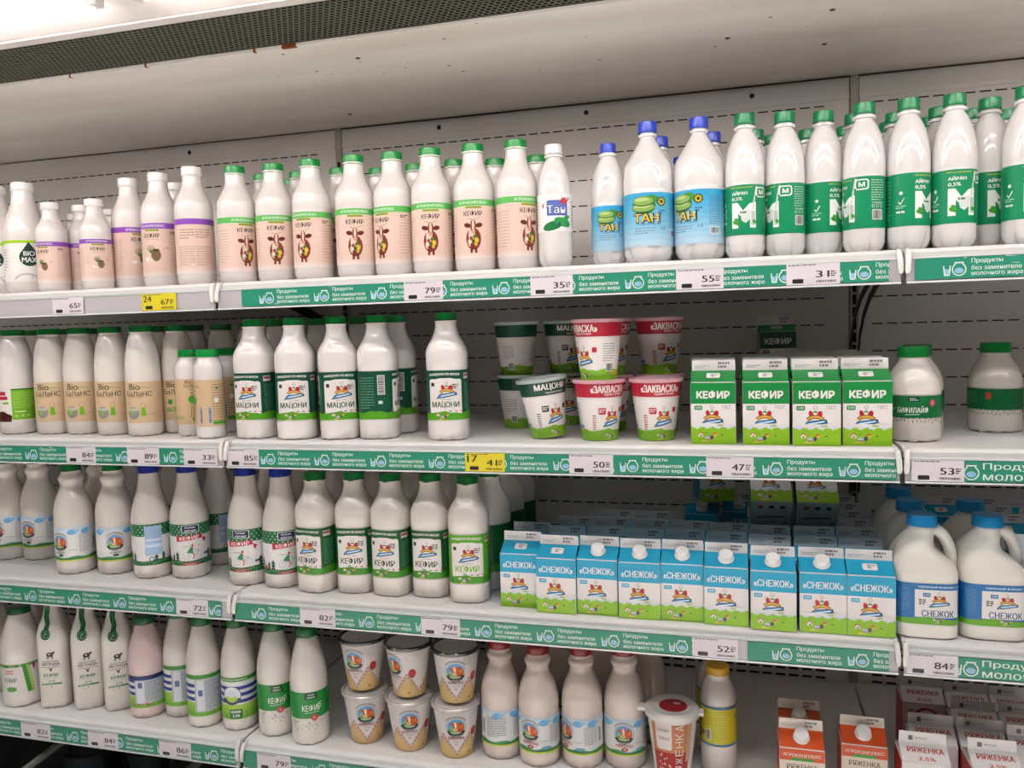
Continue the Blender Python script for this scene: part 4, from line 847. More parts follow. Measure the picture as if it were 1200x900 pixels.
def carton(kind, w, d, h, roofc, opt, art, side, finc='e0dad8'):
    h1, h2 = h*.745, h*.872; x, y = w/2, d/2; bm = bmesh.new(); B = bevel = .0
    # box, roof slopes, folded side gussets, fin
    P = {}
    def V(n, *c): P[n] = bm.verts.new(c)
    for s, sx in (('l', -x), ('r', x)):
        V(s+'f0', sx, -y, 0); V(s+'b0', sx, y, 0); V(s+'f1', sx, -y, h1); V(s+'b1', sx, y, h1)
        V(s+'rf', sx*.985, -.0012, h2); V(s+'rb', sx*.985, .0012, h2); V(s+'g', sx*.60, 0, h2-.002)
        V(s+'tf', sx*.97, -.0012, h); V(s+'tb', sx*.97, .0012, h)
    def F(m, *ns): f = bm.faces.new([P[n] for n in ns]); f.material_index = m
    F(1, 'lf0', 'rf0', 'rf1', 'lf1'); F(1, 'rb0', 'lb0', 'lb1', 'rb1'); F(1, 'lb0', 'lf0', 'lf1', 'lb1'); F(1, 'rf0', 'rb0', 'rb1', 'rf1'); F(0, 'lb0', 'rb0', 'rf0', 'lf0')
    F(2, 'lf1', 'rf1', 'rrf', 'lrf'); F(2, 'rb1', 'lb1', 'lrb', 'rrb')
    for s in 'lr':
        F(2, s+'f1', s+'rf', s+'g'); F(2, s+'b1', s+'rb', s+'g'); F(2, s+'f1', s+'b1', s+'g')
    F(3, 'lrf', 'rrf', 'rtf', 'ltf'); F(3, 'rrb', 'lrb', 'ltb', 'rtb'); F(3, 'ltf', 'rtf', 'rtb', 'ltb')
    for s in 'lr': F(3, s+'rf', s+'rb', s+'tb', s+'tf')
    bmesh.ops.recalc_face_normals(bm, faces=bm.faces)
    bmesh.ops.bevel(bm, geom=[e for e in bm.edges if abs(e.verts[0].co.x) > x*.99 and abs(e.verts[1].co.x) > x*.99 or (e.verts[0].co.z == h1 and e.verts[1].co.z == h1)], offset=.0014, segments=2, affect='EDGES')
    parts = [('body', mesh_of(bm, kind+'_body', [M_card, ink(side), ink(roofc), ink(finc)]), [], None)]
    parts.append(('label', art.finish(kind+'_label', flat(-y), None), [], None))
    # roof print / sticker / spout cap, laid in the plane of the front slope
    ang = math.atan2(h2-h1, y-.0012); ux = Vector((0, cos(ang), sin(ang))); un = Vector((0, -sin(ang), cos(ang))); o0 = Vector((0, -y, h1))
    sl = math.hypot(h2-h1, y)
    if opt in (0, 2, 5, 6):
        a = Art(); a.rr(-.0115, sl*.34, .0115, sl*.74, 'e6e2e0', .003); a.lines(-.004, sl*.42, .008, sl*.68, 2, '6a6668', .5)
        parts.append(('sticker', a.finish(kind+'_sticker', lambda X, Z, l: o0+Vector((X, 0, 0))+ux*Z+un*(.0004+l*.00012)), [], None))
    if opt == 1:
        bm = bmesh.new(); lathe(bm, ((0, .0135), (.0015, .0140), (.003, .0132), (.0035, .0122), (.011, .0120), (.0125, .0112), (.013, .009)), 36)
        M = Matrix.Translation(o0+ux*sl*.56+un*.0005) @ Matrix.Rotation(pi/2-(pi/2-ang), 4, 'X'); bmesh.ops.transform(bm, matrix=M, verts=bm.verts)
        parts.append(('spout_cap', mesh_of(bm, kind+'_cap', [mat('white_cap', 'eae8e6', .3)]), [], None))
    a = Art(); a.lines(-w*.42, h2+.004, -w*.08, h2+.010, 2, '6a9aa8' if roofc[0] < '3' else 'b8a8a4', .3); a.lines(w*.10, h2+.003, w*.36, h-.003, 2, '7a7a80', .6)
    parts.append(('date_print', a.finish(kind+'_date', flat(-.0012)), [], None))
    return parts, (o0, ux, un, sl)
def art_carton(w, h, word, col, tilt=0, quote=True, gost=False, spine=0):
    a = Art(); x = w/2-.0004; h1 = h*.745
    a.rect(-x, .0004, x, h1*.655, 'e0dad9'); a.rect(-x, h1*.655, x, h1-.0008, col)
    if quote: a.text('«'+word+'»', 0, h1*.80, w*.86, .0125, 'e6e0de', .03)
    else: a.text(word, 0, h1*.80, w*.74, .0145, 'e6e0de', .05)
    emblem(a, -.002, h1*.435, .0150, 1.18); a.rr(-w*.42, h1*.555, -w*.24, h1*.625, col, .0016); a.text('2,5%', -w*.33, h1*.59, w*.13, .0042, 'e6e8e6', .03)
    if gost: a.text('ГОСТ', w*.30, h1*.60, w*.20, .0056, '50705a', .0)
    a.grad(-x, h1*.25, x, h1*.34, 'c4ccd6', 'e0dad9', 4)
    meadow(a, -x, x, .0004, h1*.285, '86b81e'); field_bits(a, -.006, h1*.135, .0110); a.ell(.012, h1*.31, .006, .0015, '9ab85a', 8)
    return a
RAD = {'agro':.0386,'bigp':.0385,'smallp':.0318,'biomax':.0435,'tanw':.0312,'tans':.0318,'tanb':.0438,'ayr':.0328,'bal':.0360,'balf':.0360,'cocoa':.038,'prof':.0295,'maz':.0395,
'cupg':.0500,'cupr':.0500,'kart':.037,'snez':.037,'bif':.0435,'kor':.0412,'girl':.0412,'kef':.0388,'kefl':.0395,'jug':.0495,'cuc':.044,'leg':.0328,'pink':.0388,'str':.0368,'strb':.0366,'kg':.0385,
'cupk':.0500,'ryaz':.0395,'lat':.051,'yel':.033,'orng':.037,'red':.037,'pouch':.04}
HGT = {'agro':.238,'bigp':.245,'smallp':.195,'biomax':.247,'tanw':.222,'tans':.222,'tanb':.249,'ayr':.244,'bal':.238,'balf':.238,'cocoa':.238,'prof':.184,'maz':.243,
'cupg':.116,'cupr':.116,'kart':.144,'snez':.137,'bif':.160,'kor':.247,'girl':.248,'kef':.244,'kefl':.244,'jug':.197,'cuc':.227,'leg':.27,'pink':.222,'str':.236,'strb':.236,'kg':.237,
'cupk':.110,'ryaz':.229,'lat':.134,'yel':.2,'orng':.142,'red':.142}
# kind, x, y, z, rotation, variant, label
ITEMS = [
('biomax',-1.6244,1.4729,0.1040,0.660,0,'white drinking yogurt bottle cut off by the left edge of the top shelf'),
('biomax',-1.6367,1.5603,0.1040,0.809,0,'white bottle hidden behind the black drop bottle on the top shelf'),
('biomax',-1.5366,1.4654,0.1040,0.984,0,'white bottle with black drop emblem and lime one percent square, top shelf'),
('smallp',-1.4464,1.4476,0.1040,0.087,0,'first of three short purple-banded kefir bottles from the left on the top shelf'),
('smallp',-1.4197,1.5067,0.1040,0.843,0,'second of three short purple-banded kefir bottles from the left on the top shelf'),
('smallp',-1.3333,1.4515,0.1040,0.830,0,'third of three short purple-banded kefir bottles from the left on the top shelf'),
('smallp',-1.5392,1.6097,0.1040,0.763,0,'short white-capped bottle behind the second short purple-banded bottle'),
('smallp',-1.4076,1.5825,0.1040,0.727,0,'short white-capped bottle behind the third short purple-banded bottle'),
('bigp',-1.2905,1.5088,0.1040,1.144,0,'tall purple-banded kefir bottle beside the short ones on the top shelf'),
('bigp',-1.1926,1.4845,0.1040,0.153,0,'tall purple-banded kefir bottle in the middle of three on the top shelf'),
('bigp',-1.0895,1.4605,0.1040,3.783,0,'tall purple-banded bottle showing its printed back, beside the first green cap'),
('bigp',-1.2365,1.5934,0.1040,0.660,0,'white-capped bottle glimpsed behind the middle tall purple-banded bottle'),
('agro',-0.9871,1.4606,0.1040,1.031,0,'first green-capped pink kefir bottle with cow print from the left, top shelf front'),
('agro',-0.9026,1.4686,0.1040,0.551,0,'second green-capped pink kefir bottle with cow print from the left, top shelf front'),
('agro',-0.8144,1.4606,0.1040,0.003,0,'third green-capped pink kefir bottle with cow print from the left, top shelf front'),
('agro',-0.7197,1.4606,0.1040,0.405,0,'fourth green-capped pink kefir bottle with cow print from the left, top shelf front'),
('agro',-0.6404,1.4666,0.1040,-0.286,0,'fifth green-capped pink kefir bottle with cow print from the left, top shelf front'),
('agro',-0.5589,1.4606,0.1040,0.278,0,'sixth green-capped pink kefir bottle with cow print from the left, top shelf front'),
('agro',-0.4729,1.4606,0.1040,0.226,0,'seventh green-capped pink kefir bottle with cow print from the left, top shelf front'),
('agro',-0.3894,1.4606,0.1040,0.837,0,'eighth green-capped pink kefir bottle with cow print from the left, top shelf front'),
('agro',-0.9812,1.5554,0.1040,0.563,0,'green-capped bottle peeking between the first and second cow print bottles, top shelf'),
('agro',-0.8979,1.5616,0.1040,0.522,0,'green-capped bottle peeking between the second and third cow print bottles, top shelf'),
('agro',-0.9585,1.6319,0.1040,0.531,0,'rearmost green-capped bottle between the second and third cow print bottles'),
('agro',-0.8039,1.5631,0.1040,0.475,0,'green-capped bottle peeking between the third and fourth cow print bottles, top shelf'),
('agro',-0.7292,1.5964,0.1040,0.428,0,'green-capped bottle peeking between the fourth and fifth cow print bottles, top shelf'),
('agro',-0.6412,1.5864,0.1040,0.384,0,'green-capped bottle peeking between the fifth and sixth cow print bottles, top shelf'),
('agro',-0.5518,1.5789,0.1040,0.336,0,'green-capped bottle peeking between the sixth and seventh cow print bottles, top shelf'),
('agro',-0.4721,1.6046,0.1040,0.286,0,'green-capped bottle peeking between the seventh and eighth cow print bottles, top shelf'),
('agro',-0.3844,1.6068,0.1040,0.235,0,'green-capped bottle behind, between the last cow print bottle and the white-capped slim one'),
('tanw',-0.3165,1.4532,0.1040,0.267,0,'slim white-capped bottle with blue panel and mint leaves'),
('tans',-0.2219,1.4849,0.1040,0.096,0,'smallest blue-capped cucumber tan bottle at the left of the blue three'),
('tanb',-0.1479,1.4647,0.1040,-0.004,0,'large blue-capped cucumber tan bottle in the middle of three'),
('tanb',-0.0592,1.4668,0.1040,-0.623,0,'large blue-capped cucumber tan bottle at the right, showing its barcode'),
('tanb',-0.1374,1.5904,0.1040,0.086,0,'blue-capped bottle behind the middle large cucumber bottle'),
('tanb',-0.0401,1.5897,0.1040,0.025,0,'blue-capped bottle behind the right large cucumber bottle'),
('tans',-0.1034,1.6593,0.1040,0.062,0,'shorter blue-capped bottle between the two large cucumber bottles at the back'),
('ayr',0.0172,1.4527,0.1040,-0.256,0,'first green-labelled ayran bottle from the left in the top shelf front row'),
('ayr',0.0827,1.4659,0.1040,-1.138,0,'second green-labelled ayran bottle from the left in the top shelf front row'),
('ayr',0.1465,1.4854,0.1040,0.635,0,'third green-labelled ayran bottle from the left in the top shelf front row'),
('ayr',0.2065,1.4548,0.1040,-1.363,0,'fourth green-labelled ayran bottle from the left in the top shelf front row'),
('ayr',0.2732,1.4548,0.1040,0.547,0,'fifth green-labelled ayran bottle from the left in the top shelf front row'),
('ayr',0.3400,1.4535,0.1040,-0.055,0,'sixth green-labelled ayran bottle from the left in the top shelf front row'),
('ayr',0.4030,1.5021,0.1040,0.122,0,'seventh green-labelled ayran bottle from the left in the top shelf front row'),
('ayr',0.4400,1.4465,0.1040,0.054,0,'eighth green-labelled ayran bottle from the left in the top shelf front row'),
('ayr',0.0371,1.5799,0.1040,0.326,0,'green-capped ayran bottle behind the first front ayran bottle'),
('ayr',0.0689,1.6387,0.1040,0.307,0,'green-capped ayran bottle behind, left of the second front ayran bottle'),
('ayr',0.1317,1.6162,0.1040,0.268,0,'green-capped ayran bottle behind, left of the third front ayran bottle'),
('ayr',0.1985,1.6166,0.1040,0.227,0,'green-capped ayran bottle second back, left of the fourth front ayran bottle'),
('ayr',0.2009,1.5240,0.1040,0.218,0,'green-capped ayran bottle directly behind the fourth front ayran bottle'),
('ayr',0.2701,1.6116,0.1040,0.183,0,'green-capped ayran bottle rearmost, left of the fifth front ayran bottle'),
('ayr',0.2692,1.5445,0.1040,0.176,0,'green-capped ayran bottle directly behind the fifth front ayran bottle'),
('ayr',0.3360,1.6014,0.1040,0.142,0,'green-capped ayran bottle rearmost, left of the sixth front ayran bottle'),
('ayr',0.3348,1.5322,0.1040,0.134,0,'green-capped ayran bottle directly behind the sixth front ayran bottle'),
('ayr',0.3940,1.5683,0.1040,0.103,0,'green-capped ayran bottle behind, between sixth and seventh front ayran bottle'),
('ayr',0.4548,1.5960,0.1040,0.071,0,'green-capped ayran bottle behind, between seventh and eighth front ayran bottle'),
('bal',-1.7391,1.5080,-0.2130,0.856,0,'green-capped bottle cut off by the left photo edge, second shelf'),
('cocoa',-1.5997,1.4717,-0.2130,0.513,0,'green-capped bottle with half green, half white label at the left of the second shelf'),
('bal',-1.5015,1.4757,-0.2130,0.445,0,'first beige-label bottle from the left, beside the green and white label'),
('bal',-1.4241,1.4805,-0.2130,0.417,0,'second beige-label bottle from the left, with zero and green apron'),
('bal',-1.3322,1.4727,-0.2130,0.386,0,'third beige-label bottle from the left, with zero and green apron'),
('bal',-1.2426,1.4627,-0.2130,0.355,1,'fourth beige-label bottle from the left, reading one instead of zero'),
('balf',-1.1967,1.5197,-0.2130,0.423,0,'fifth beige-label bottle, with slanted green lettering, behind the small bottles'),
('bal',-1.6666,1.6000,-0.2130,0.806,0,'green-capped tall bottle in shade, first from the left behind the beige-label row'),
('bal',-1.5800,1.6020,-0.2130,0.778,0,'green-capped tall bottle in shade, second from the left behind the beige-label row'),
('bal',-1.4979,1.6040,-0.2130,0.751,0,'green-capped tall bottle in shade, third from the left behind the beige-label row'),
('bal',-1.3153,1.6060,-0.2130,0.686,0,'green-capped tall bottle in shade, fourth from the left behind the beige-label row'),
('bal',-1.2191,1.6075,-0.2130,0.649,0,'green-capped tall bottle in shade, fifth from the left behind the beige-label row'),
('bal',-1.1460,1.6100,-0.2130,0.619,0,'green-capped tall bottle in shade, sixth from the left behind the beige-label row'),
('bal',-1.0729,1.6128,-0.2130,0.587,0,'green-capped tall bottle in shade, seventh from the left behind the beige-label row'),
('prof',-1.1278,1.4680,-0.2130,0.655,0,'small beige-label bottle with green apple figure, second shelf front'),
('prof',-1.0558,1.4335,-0.2130,-0.674,0,'small beige-label bottle showing barcode at the edge of the second shelf'),
('prof',-1.0772,1.5300,-0.2130,-0.957,0,'small beige-label bottle in shade behind the two small front ones'),
('maz',-0.9550,1.4507,-0.2130,-0.029,0,'first dark green matsoni bottle from the left, turned to its side text'),
('maz',-0.8589,1.4455,-0.2130,0.292,0,'second dark green matsoni bottle from the left'),
('maz',-0.7677,1.4520,-0.2130,0.521,0,'third dark green matsoni bottle from the left, label facing forward'),
('maz',-0.6855,1.4636,-0.2130,1.799,0,'fourth dark green matsoni bottle, turned round to show its barcode'),
('maz',-0.5370,1.4572,-0.2130,0.179,0,'dark green matsoni bottle standing alone before the cup stacks'),
('maz',-0.6806,1.5467,-0.2130,1.811,0,'shaded dark green bottle standing behind the barcode matsoni bottle'),
('maz',-0.9962,1.5997,-0.2130,0.557,0,'shaded green-capped bottle behind the gap after the first matsoni bottle'),
('maz',-0.8926,1.6000,-0.2130,0.509,0,'shaded green-capped bottle behind the gap after the second matsoni bottle'),
('maz',-0.7928,1.6000,-0.2130,0.460,0,'shaded green-capped bottle behind the gap after the third matsoni bottle'),
('cupg',-0.4414,1.6323,-0.2130,3.406,0,'lower dark green cup of the shaded stack at the back'),
('cupg',-0.4454,1.6323,-0.1030,3.408,0,'upper dark green cup of the shaded stack at the back'),
('cupg',-0.3523,1.6912,-0.2130,0.205,0,'shaded dark green cup behind the leaning front cup'),
('cupg',-0.3523,1.6912,-0.1030,0.554,0,'upper dark green matsoni cup half hidden by the red cup'),
('cupg',-0.3446,1.4820,-0.2130,0.612,7,'dark green matsoni cup leaning at the front with a clear lid'),
('cupr',-0.2444,1.4678,-0.2130,0.654,0,'lower red zakvaska cup of the front stack'),
('cupr',-0.2444,1.4678,-0.1030,-0.708,0,'upper red zakvaska cup of the front stack, turned away'),
('cupr',-0.2455,1.5914,-0.2130,0.642,0,'red zakvaska cup hidden behind the lower front red cup'),
('cupr',-0.2455,1.5914,-0.1030,0.642,0,'red zakvaska cup hidden behind the upper front red cup'),
('cupr',-0.1410,1.4757,-0.2130,0.305,0,'red zakvaska cup alone at the front beside the green cartons'),
('cupr',-0.1461,1.6105,-0.2130,0.579,0,'red cup at the back beneath the upper right zakvaska cup'),
('cupr',-0.1461,1.6105,-0.1030,0.579,0,'upper red zakvaska cup at the back beside the green cartons'),
('kart',-0.0381,1.4532,-0.2130,0.000,0,'first white and green kefir carton from the left, front of the second shelf'),
('kart',0.0480,1.4501,-0.2130,0.000,0,'second white and green kefir carton from the left, front of the second shelf'),
('kart',0.1282,1.4460,-0.2130,0.000,0,'third white and green kefir carton from the left, front of the second shelf'),
('kart',0.2074,1.4524,-0.2130,0.000,0,'fourth white and green kefir carton from the left, front of the second shelf'),
('kart',-0.0391,1.5272,-0.2130,0.000,2,'shaded kefir carton, second deep behind the leftmost green front carton'),
('kart',-0.0491,1.6012,-0.2130,0.000,2,'shaded kefir carton, third deep behind the leftmost green front carton'),
('kart',-0.0481,1.6752,-0.2130,0.000,2,'shaded kefir carton, fourth deep behind the leftmost green front carton'),
('kart',0.0503,1.5241,-0.2130,0.000,2,'shaded kefir carton, second deep behind the second green front carton'),
('kart',0.0450,1.5981,-0.2130,0.000,2,'shaded kefir carton, third deep behind the second green front carton'),
('kart',0.0500,1.6721,-0.2130,0.000,2,'shaded kefir carton, fourth deep behind the second green front carton'),
('kart',0.1312,1.5200,-0.2130,0.000,2,'shaded kefir carton, second deep behind the third green front carton'),
('kart',0.1258,1.5940,-0.2130,0.000,2,'shaded kefir carton, third deep behind the third green front carton'),
('kart',0.1295,1.6680,-0.2130,0.000,2,'shaded kefir carton, fourth deep behind the third green front carton'),
('kart',0.1282,1.7420,-0.2130,0.000,2,'shaded kefir carton, fifth deep behind the third green front carton'),
('kart',0.1292,1.8160,-0.2130,0.000,2,'shaded kefir carton, sixth deep behind the third green front carton'),
('kart',0.2104,1.5264,-0.2130,0.000,2,'shaded kefir carton, second deep behind the rightmost green front carton'),
('kart',0.2050,1.6004,-0.2130,0.000,2,'shaded kefir carton, third deep behind the rightmost green front carton'),
('kart',0.2094,1.6744,-0.2130,0.000,2,'shaded kefir carton, fourth deep behind the rightmost green front carton'),
('kart',0.2074,1.7484,-0.2130,0.000,2,'shaded kefir carton, fifth deep behind the rightmost green front carton'),
('kart',0.2084,1.8224,-0.2130,0.000,2,'shaded kefir carton, sixth deep behind the rightmost green front carton'),
('kart',0.0820,1.7820,-0.1770,0.000,8,'kefir carton lying flat in the dark at the back of the second column'),
('kart',0.0860,1.8400,-0.1375,0.000,5,'kefir carton with shade-darkened band raised above the back of the carton rows'),
('bif',0.2914,1.5006,-0.2130,-0.192,0,'round-bellied green-capped white bottle beside the rightmost green carton'),
('bif',0.3137,1.5859,-0.2130,-0.195,0,'green-capped bottle hidden behind the front white bottle'),
('bif',0.4507,1.6262,-0.2130,2.348,0,'round-bellied bottle showing its back, alone deep on the right shelf'),
('kor',-1.7231,1.5381,-0.5290,0.179,0,'blue-cloud cow emblem bottle at the left photo edge, set back, third shelf'),
('kor',-1.6404,1.5501,-0.5290,0.150,0,'second blue-cloud cow emblem bottle from the left, set back in shade'),
('kor',-1.4621,1.4711,-0.5290,0.049,0,'blue-cloud cow emblem bottle at the front with cow half turned away'),
('kor',-1.3636,1.4886,-0.5290,0.742,0,'blue-cloud cow emblem bottle beside the polka-dot bottles, cow facing forward'),
('girl',-1.2573,1.4773,-0.5290,-1.564,0,'polka-dot kefir bottle showing pale blue text panel and fir trees'),
('girl',-1.1693,1.4931,-0.5290,0.664,0,'polka-dot kefir bottle with red ribbon facing forward on left shelf'),
('girl',-1.1669,1.5936,-0.5290,-1.288,0,'shaded polka-dot bottle standing back near the shelf joint'),
('girl',-1.0107,1.4758,-0.5290,0.217,0,'polka-dot kefir bottle with cyclist, just right of the shelf joint'),
('girl',-0.9255,1.4748,-0.5290,0.735,0,'polka-dot kefir bottle with cyclist beside the first white-panel kefir'),
('kef',-0.8359,1.4598,-0.5290,-0.143,0,'first green white-panel kefir bottle from the left, barcode side showing'),
('kef',-0.7538,1.4718,-0.5290,0.159,0,'second green white-panel kefir bottle from the left'),
('kef',-0.6718,1.4686,-0.5290,-0.095,0,'third green white-panel kefir bottle from the left, showing side text'),
('kef',-0.5894,1.4769,-0.5290,-0.004,0,'fourth green white-panel kefir bottle, beside the lime one'),
('kefl',-0.5054,1.4619,-0.5290,0.158,0,'lime green kefir bottle beside the blue cartons'),
('kef',-0.4866,1.5415,-0.5290,-2.138,0,'shaded green bottle directly behind the lime kefir bottle'),
('kef',-0.4876,1.6550,-0.5290,-2.157,0,'shaded green bottle two places behind the lime kefir bottle'),
('kef',-0.4863,1.7500,-0.5290,-2.172,0,'darkest green bottle deep at the back beside the slotted wall'),
('kor',-1.7684,1.6300,-0.5290,1.350,0,'shaded rear bottle in the gap left of the second cow emblem bottle, third shelf'),
('kor',-1.4830,1.5750,-0.5290,1.279,0,'shaded rear bottle in the gap between the two front cow emblem bottles, third shelf'),
('kor',-1.4599,1.6600,-0.5290,1.245,0,'shaded rear bottle in the gap left of the first polka-dot bottle, third shelf'),
('girl',-1.3438,1.6600,-0.5290,1.204,0,'shaded rear bottle in the gap between the two left polka-dot bottles, third shelf'),
('girl',-1.0188,1.5800,-0.5290,1.096,0,'shaded rear bottle in the gap between the polka-dot cyclist bottles, third shelf'),
('girl',-0.9353,1.5800,-0.5290,1.058,0,'shaded rear bottle in the gap left of the first white-panel kefir, third shelf'),
('kef',-0.8488,1.5750,-0.5290,1.018,0,'shaded rear bottle in the gap after the first white-panel kefir, third shelf'),
('kef',-0.7605,1.5750,-0.5290,0.973,0,'shaded rear bottle in the gap after the second white-panel kefir, third shelf'),
('kef',-0.6725,1.5750,-0.5290,0.927,0,'shaded rear bottle in the gap after the third white-panel kefir, third shelf'),
('kef',-0.5869,1.5750,-0.5290,0.880,0,'shaded rear bottle in the gap after the fourth white-panel kefir, third shelf'),
('snez',-0.3966,1.4614,-0.5290,0.000,0,'first blue and white snezhok carton from the left in the front row'),
('snez',-0.3977,1.5339,-0.5290,0.000,2,'second-deep blue snezhok carton behind the first front carton'),
('snez',-0.3214,1.4439,-0.5290,0.000,0,'second blue and white snezhok carton from the left in the front row'),
('snez',-0.3214,1.5164,-0.5290,0.000,2,'second-deep blue snezhok carton behind the second front carton'),
('snez',-0.3178,1.5929,-0.5290,0.000,2,'third-deep blue snezhok carton behind the second front carton'),
('snez',-0.2462,1.4492,-0.5290,0.000,1,'third blue and white snezhok carton from the left in the front row'),
('snez',-0.2459,1.5217,-0.5290,0.000,2,'second-deep blue snezhok carton behind the third front carton'),
('snez',-0.2423,1.5942,-0.5290,0.000,2,'third-deep blue snezhok carton behind the third front carton'),
('snez',-0.2446,1.6667,-0.5290,0.000,2,'fourth-deep blue snezhok carton behind the third front carton'),
('snez',-0.1703,1.4442,-0.5290,0.000,1,'fourth blue and white snezhok carton from the left in the front row'),
('snez',-0.1707,1.5167,-0.5290,0.000,2,'second-deep blue snezhok carton behind the fourth front carton'),
('snez',-0.1664,1.5918,-0.5290,0.000,3,'third-deep blue snezhok carton behind the fourth front carton'),
('snez',-0.1671,1.6630,-0.5290,0.000,2,'fourth-deep blue snezhok carton behind the fourth front carton'),
('snez',-0.0952,1.4481,-0.5290,0.000,1,'fifth blue and white snezhok carton from the left in the front row'),
('snez',-0.0955,1.5206,-0.5290,0.000,2,'second-deep blue snezhok carton behind the fifth front carton'),
('snez',-0.0914,1.5931,-0.5290,0.000,2,'third-deep blue snezhok carton behind the fifth front carton'),
('snez',-0.0194,1.4422,-0.5290,0.000,1,'sixth blue and white snezhok carton from the left in the front row'),
('snez',-0.0197,1.5147,-0.5290,0.000,2,'second-deep blue snezhok carton behind the sixth front carton'),
('snez',-0.0159,1.5872,-0.5290,0.000,2,'third-deep blue snezhok carton behind the sixth front carton'),
('snez',0.0584,1.4350,-0.5290,0.000,1,'seventh blue and white snezhok carton from the left in the front row'),
('snez',0.0561,1.5058,-0.5290,0.000,2,'second-deep blue snezhok carton behind the seventh front carton'),
('snez',0.0596,1.5783,-0.5290,0.000,2,'third-deep blue snezhok carton behind the seventh front carton'),
('snez',0.0591,1.6508,-0.5290,0.000,2,'fourth-deep blue snezhok carton behind the seventh front carton'),
('snez',0.0564,1.7233,-0.5290,0.000,2,'fifth-deep blue snezhok carton behind the seventh front carton'),
('snez',0.0600,1.7958,-0.5290,0.000,2,'sixth-deep blue snezhok carton behind the seventh front carton'),
('snez',0.1370,1.4383,-0.5290,0.000,1,'eighth blue and white snezhok carton from the left in the front row'),
('snez',0.1351,1.5108,-0.5290,0.000,2,'second-deep blue snezhok carton behind the eighth front carton'),
('snez',0.1388,1.5833,-0.5290,0.000,2,'third-deep blue snezhok carton behind the eighth front carton'),
('snez',0.1370,1.6558,-0.5290,0.000,2,'fourth-deep blue snezhok carton behind the eighth front carton'),
('snez',0.1352,1.7283,-0.5290,0.000,2,'fifth-deep blue snezhok carton behind the eighth front carton'),
('snez',0.1390,1.8008,-0.5290,0.000,2,'sixth-deep blue snezhok carton behind the eighth front carton'),
('snez',0.2125,1.4376,-0.5290,0.000,0,'ninth blue and white snezhok carton from the left in the front row'),
('snez',0.2102,1.5101,-0.5290,0.000,2,'second-deep blue snezhok carton behind the ninth front carton'),
('snez',0.2141,1.5830,-0.5290,0.000,2,'third-deep blue snezhok carton behind the ninth front carton'),
('snez',0.2125,1.6551,-0.5290,0.000,2,'fourth-deep blue snezhok carton behind the ninth front carton'),
('snez',0.2107,1.7276,-0.5290,0.000,2,'fifth-deep blue snezhok carton behind the ninth front carton'),
('snez',0.2145,1.8001,-0.5290,0.000,2,'sixth-deep blue snezhok carton behind the ninth front carton'),
('snez',0.2125,1.8726,-0.5290,0.000,2,'seventh-deep blue snezhok carton behind the ninth front carton'),
('snez',0.0630,1.6000,-0.3740,0.000,6,'left snezhok carton lying tilted back on the carton rows, base showing'),
('snez',0.1460,1.6000,-0.3740,0.000,6,'right snezhok carton lying tilted back on the carton rows, base showing'),
('snez',-0.0750,1.8300,-0.5290,0.000,1,'dark snezhok carton with a cap, deep left of the tilted pair'),
('snez',0.0050,1.8670,-0.5290,0.000,1,'dark snezhok carton deep beside the tilted pair'),
('snez',-0.0500,1.8000,-0.3900,0.250,1,'dark snezhok carton standing on top of the deepest row'),
('jug',0.2981,1.4586,-0.5290,0.000,0,'blue-capped snezhok handle jug beside the ninth blue carton'),
('jug',0.3988,1.4691,-0.5290,0.000,0,'blue-capped snezhok handle jug at the right, next to the pouch'),
('jug',0.3004,1.5681,-0.5290,0.000,0,'handle jug directly behind the left jug, third shelf'),
('jug',0.3017,1.6788,-0.5290,0.000,0,'rearmost handle jug behind the left jug, third shelf'),
('jug',0.4010,1.5792,-0.5290,0.000,0,'handle jug directly behind the right jug, third shelf'),
('snez',0.5000,1.7400,-0.5290,0.000,2,'shaded snezhok carton behind the jugs, second column nearest'),
('snez',0.5000,1.8150,-0.5290,0.000,2,'shaded snezhok carton behind the jugs, second column middle'),
('snez',0.5000,1.8900,-0.5290,0.000,2,'shaded snezhok carton behind the jugs, second column rearmost'),
('snez',0.5850,1.6600,-0.5290,0.000,2,'shaded snezhok carton behind the jugs, outer column nearest'),
('snez',0.5850,1.7350,-0.5290,0.000,2,'shaded snezhok carton behind the jugs, outer column second'),
('snez',0.5850,1.8100,-0.5290,0.000,2,'shaded snezhok carton behind the jugs, outer column third'),
('snez',0.5850,1.8850,-0.5290,0.000,2,'shaded snezhok carton behind the jugs, outer column rearmost'),
('snez',0.4200,1.8900,-0.5290,0.000,2,'shaded snezhok carton behind the jugs, rearmost near the left jug row'),
('cuc',-1.7465,1.4900,-0.8420,0.690,0,'cucumber kefir bottle cut off by the left photo edge, bottom row'),
('cuc',-1.6153,1.4486,-0.8420,0.229,0,'cucumber kefir bottle with green cap beside the ribbon bottles'),
('cuc',-1.7382,1.5850,-0.8420,0.831,0,'green-capped bottle in shade behind the cucumber kefir bottle'),
('leg',-1.5241,1.4554,-0.8420,0.424,0,'left of three cream bottles with green neck ribbon and black cow print'),
('leg',-1.4442,1.4665,-0.8420,0.690,0,'middle of three cream bottles with green neck ribbon and black cow print'),
('leg',-1.3686,1.4760,-0.8420,0.695,0,'right of three cream bottles with green neck ribbon and black cow print'),
('pink',-1.2807,1.4644,-0.8420,-1.899,0,'pink strawberry bottle with blue stripes and green cap'),
('strb',-1.2064,1.4830,-0.8420,-1.761,0,'blue-striped back-label bottle set back beside the pink bottle'),
('strb',-1.1235,1.4536,-0.8420,-1.785,0,'blue-striped bottle showing its back text, in front'),
('str',-1.0405,1.4587,-0.8420,0.271,0,'blue-striped kefir bottle with round badge facing forward'),
('kg',-0.9477,1.4555,-0.8420,0.577,0,'left green kefir bottle with pink flower and speckled base'),
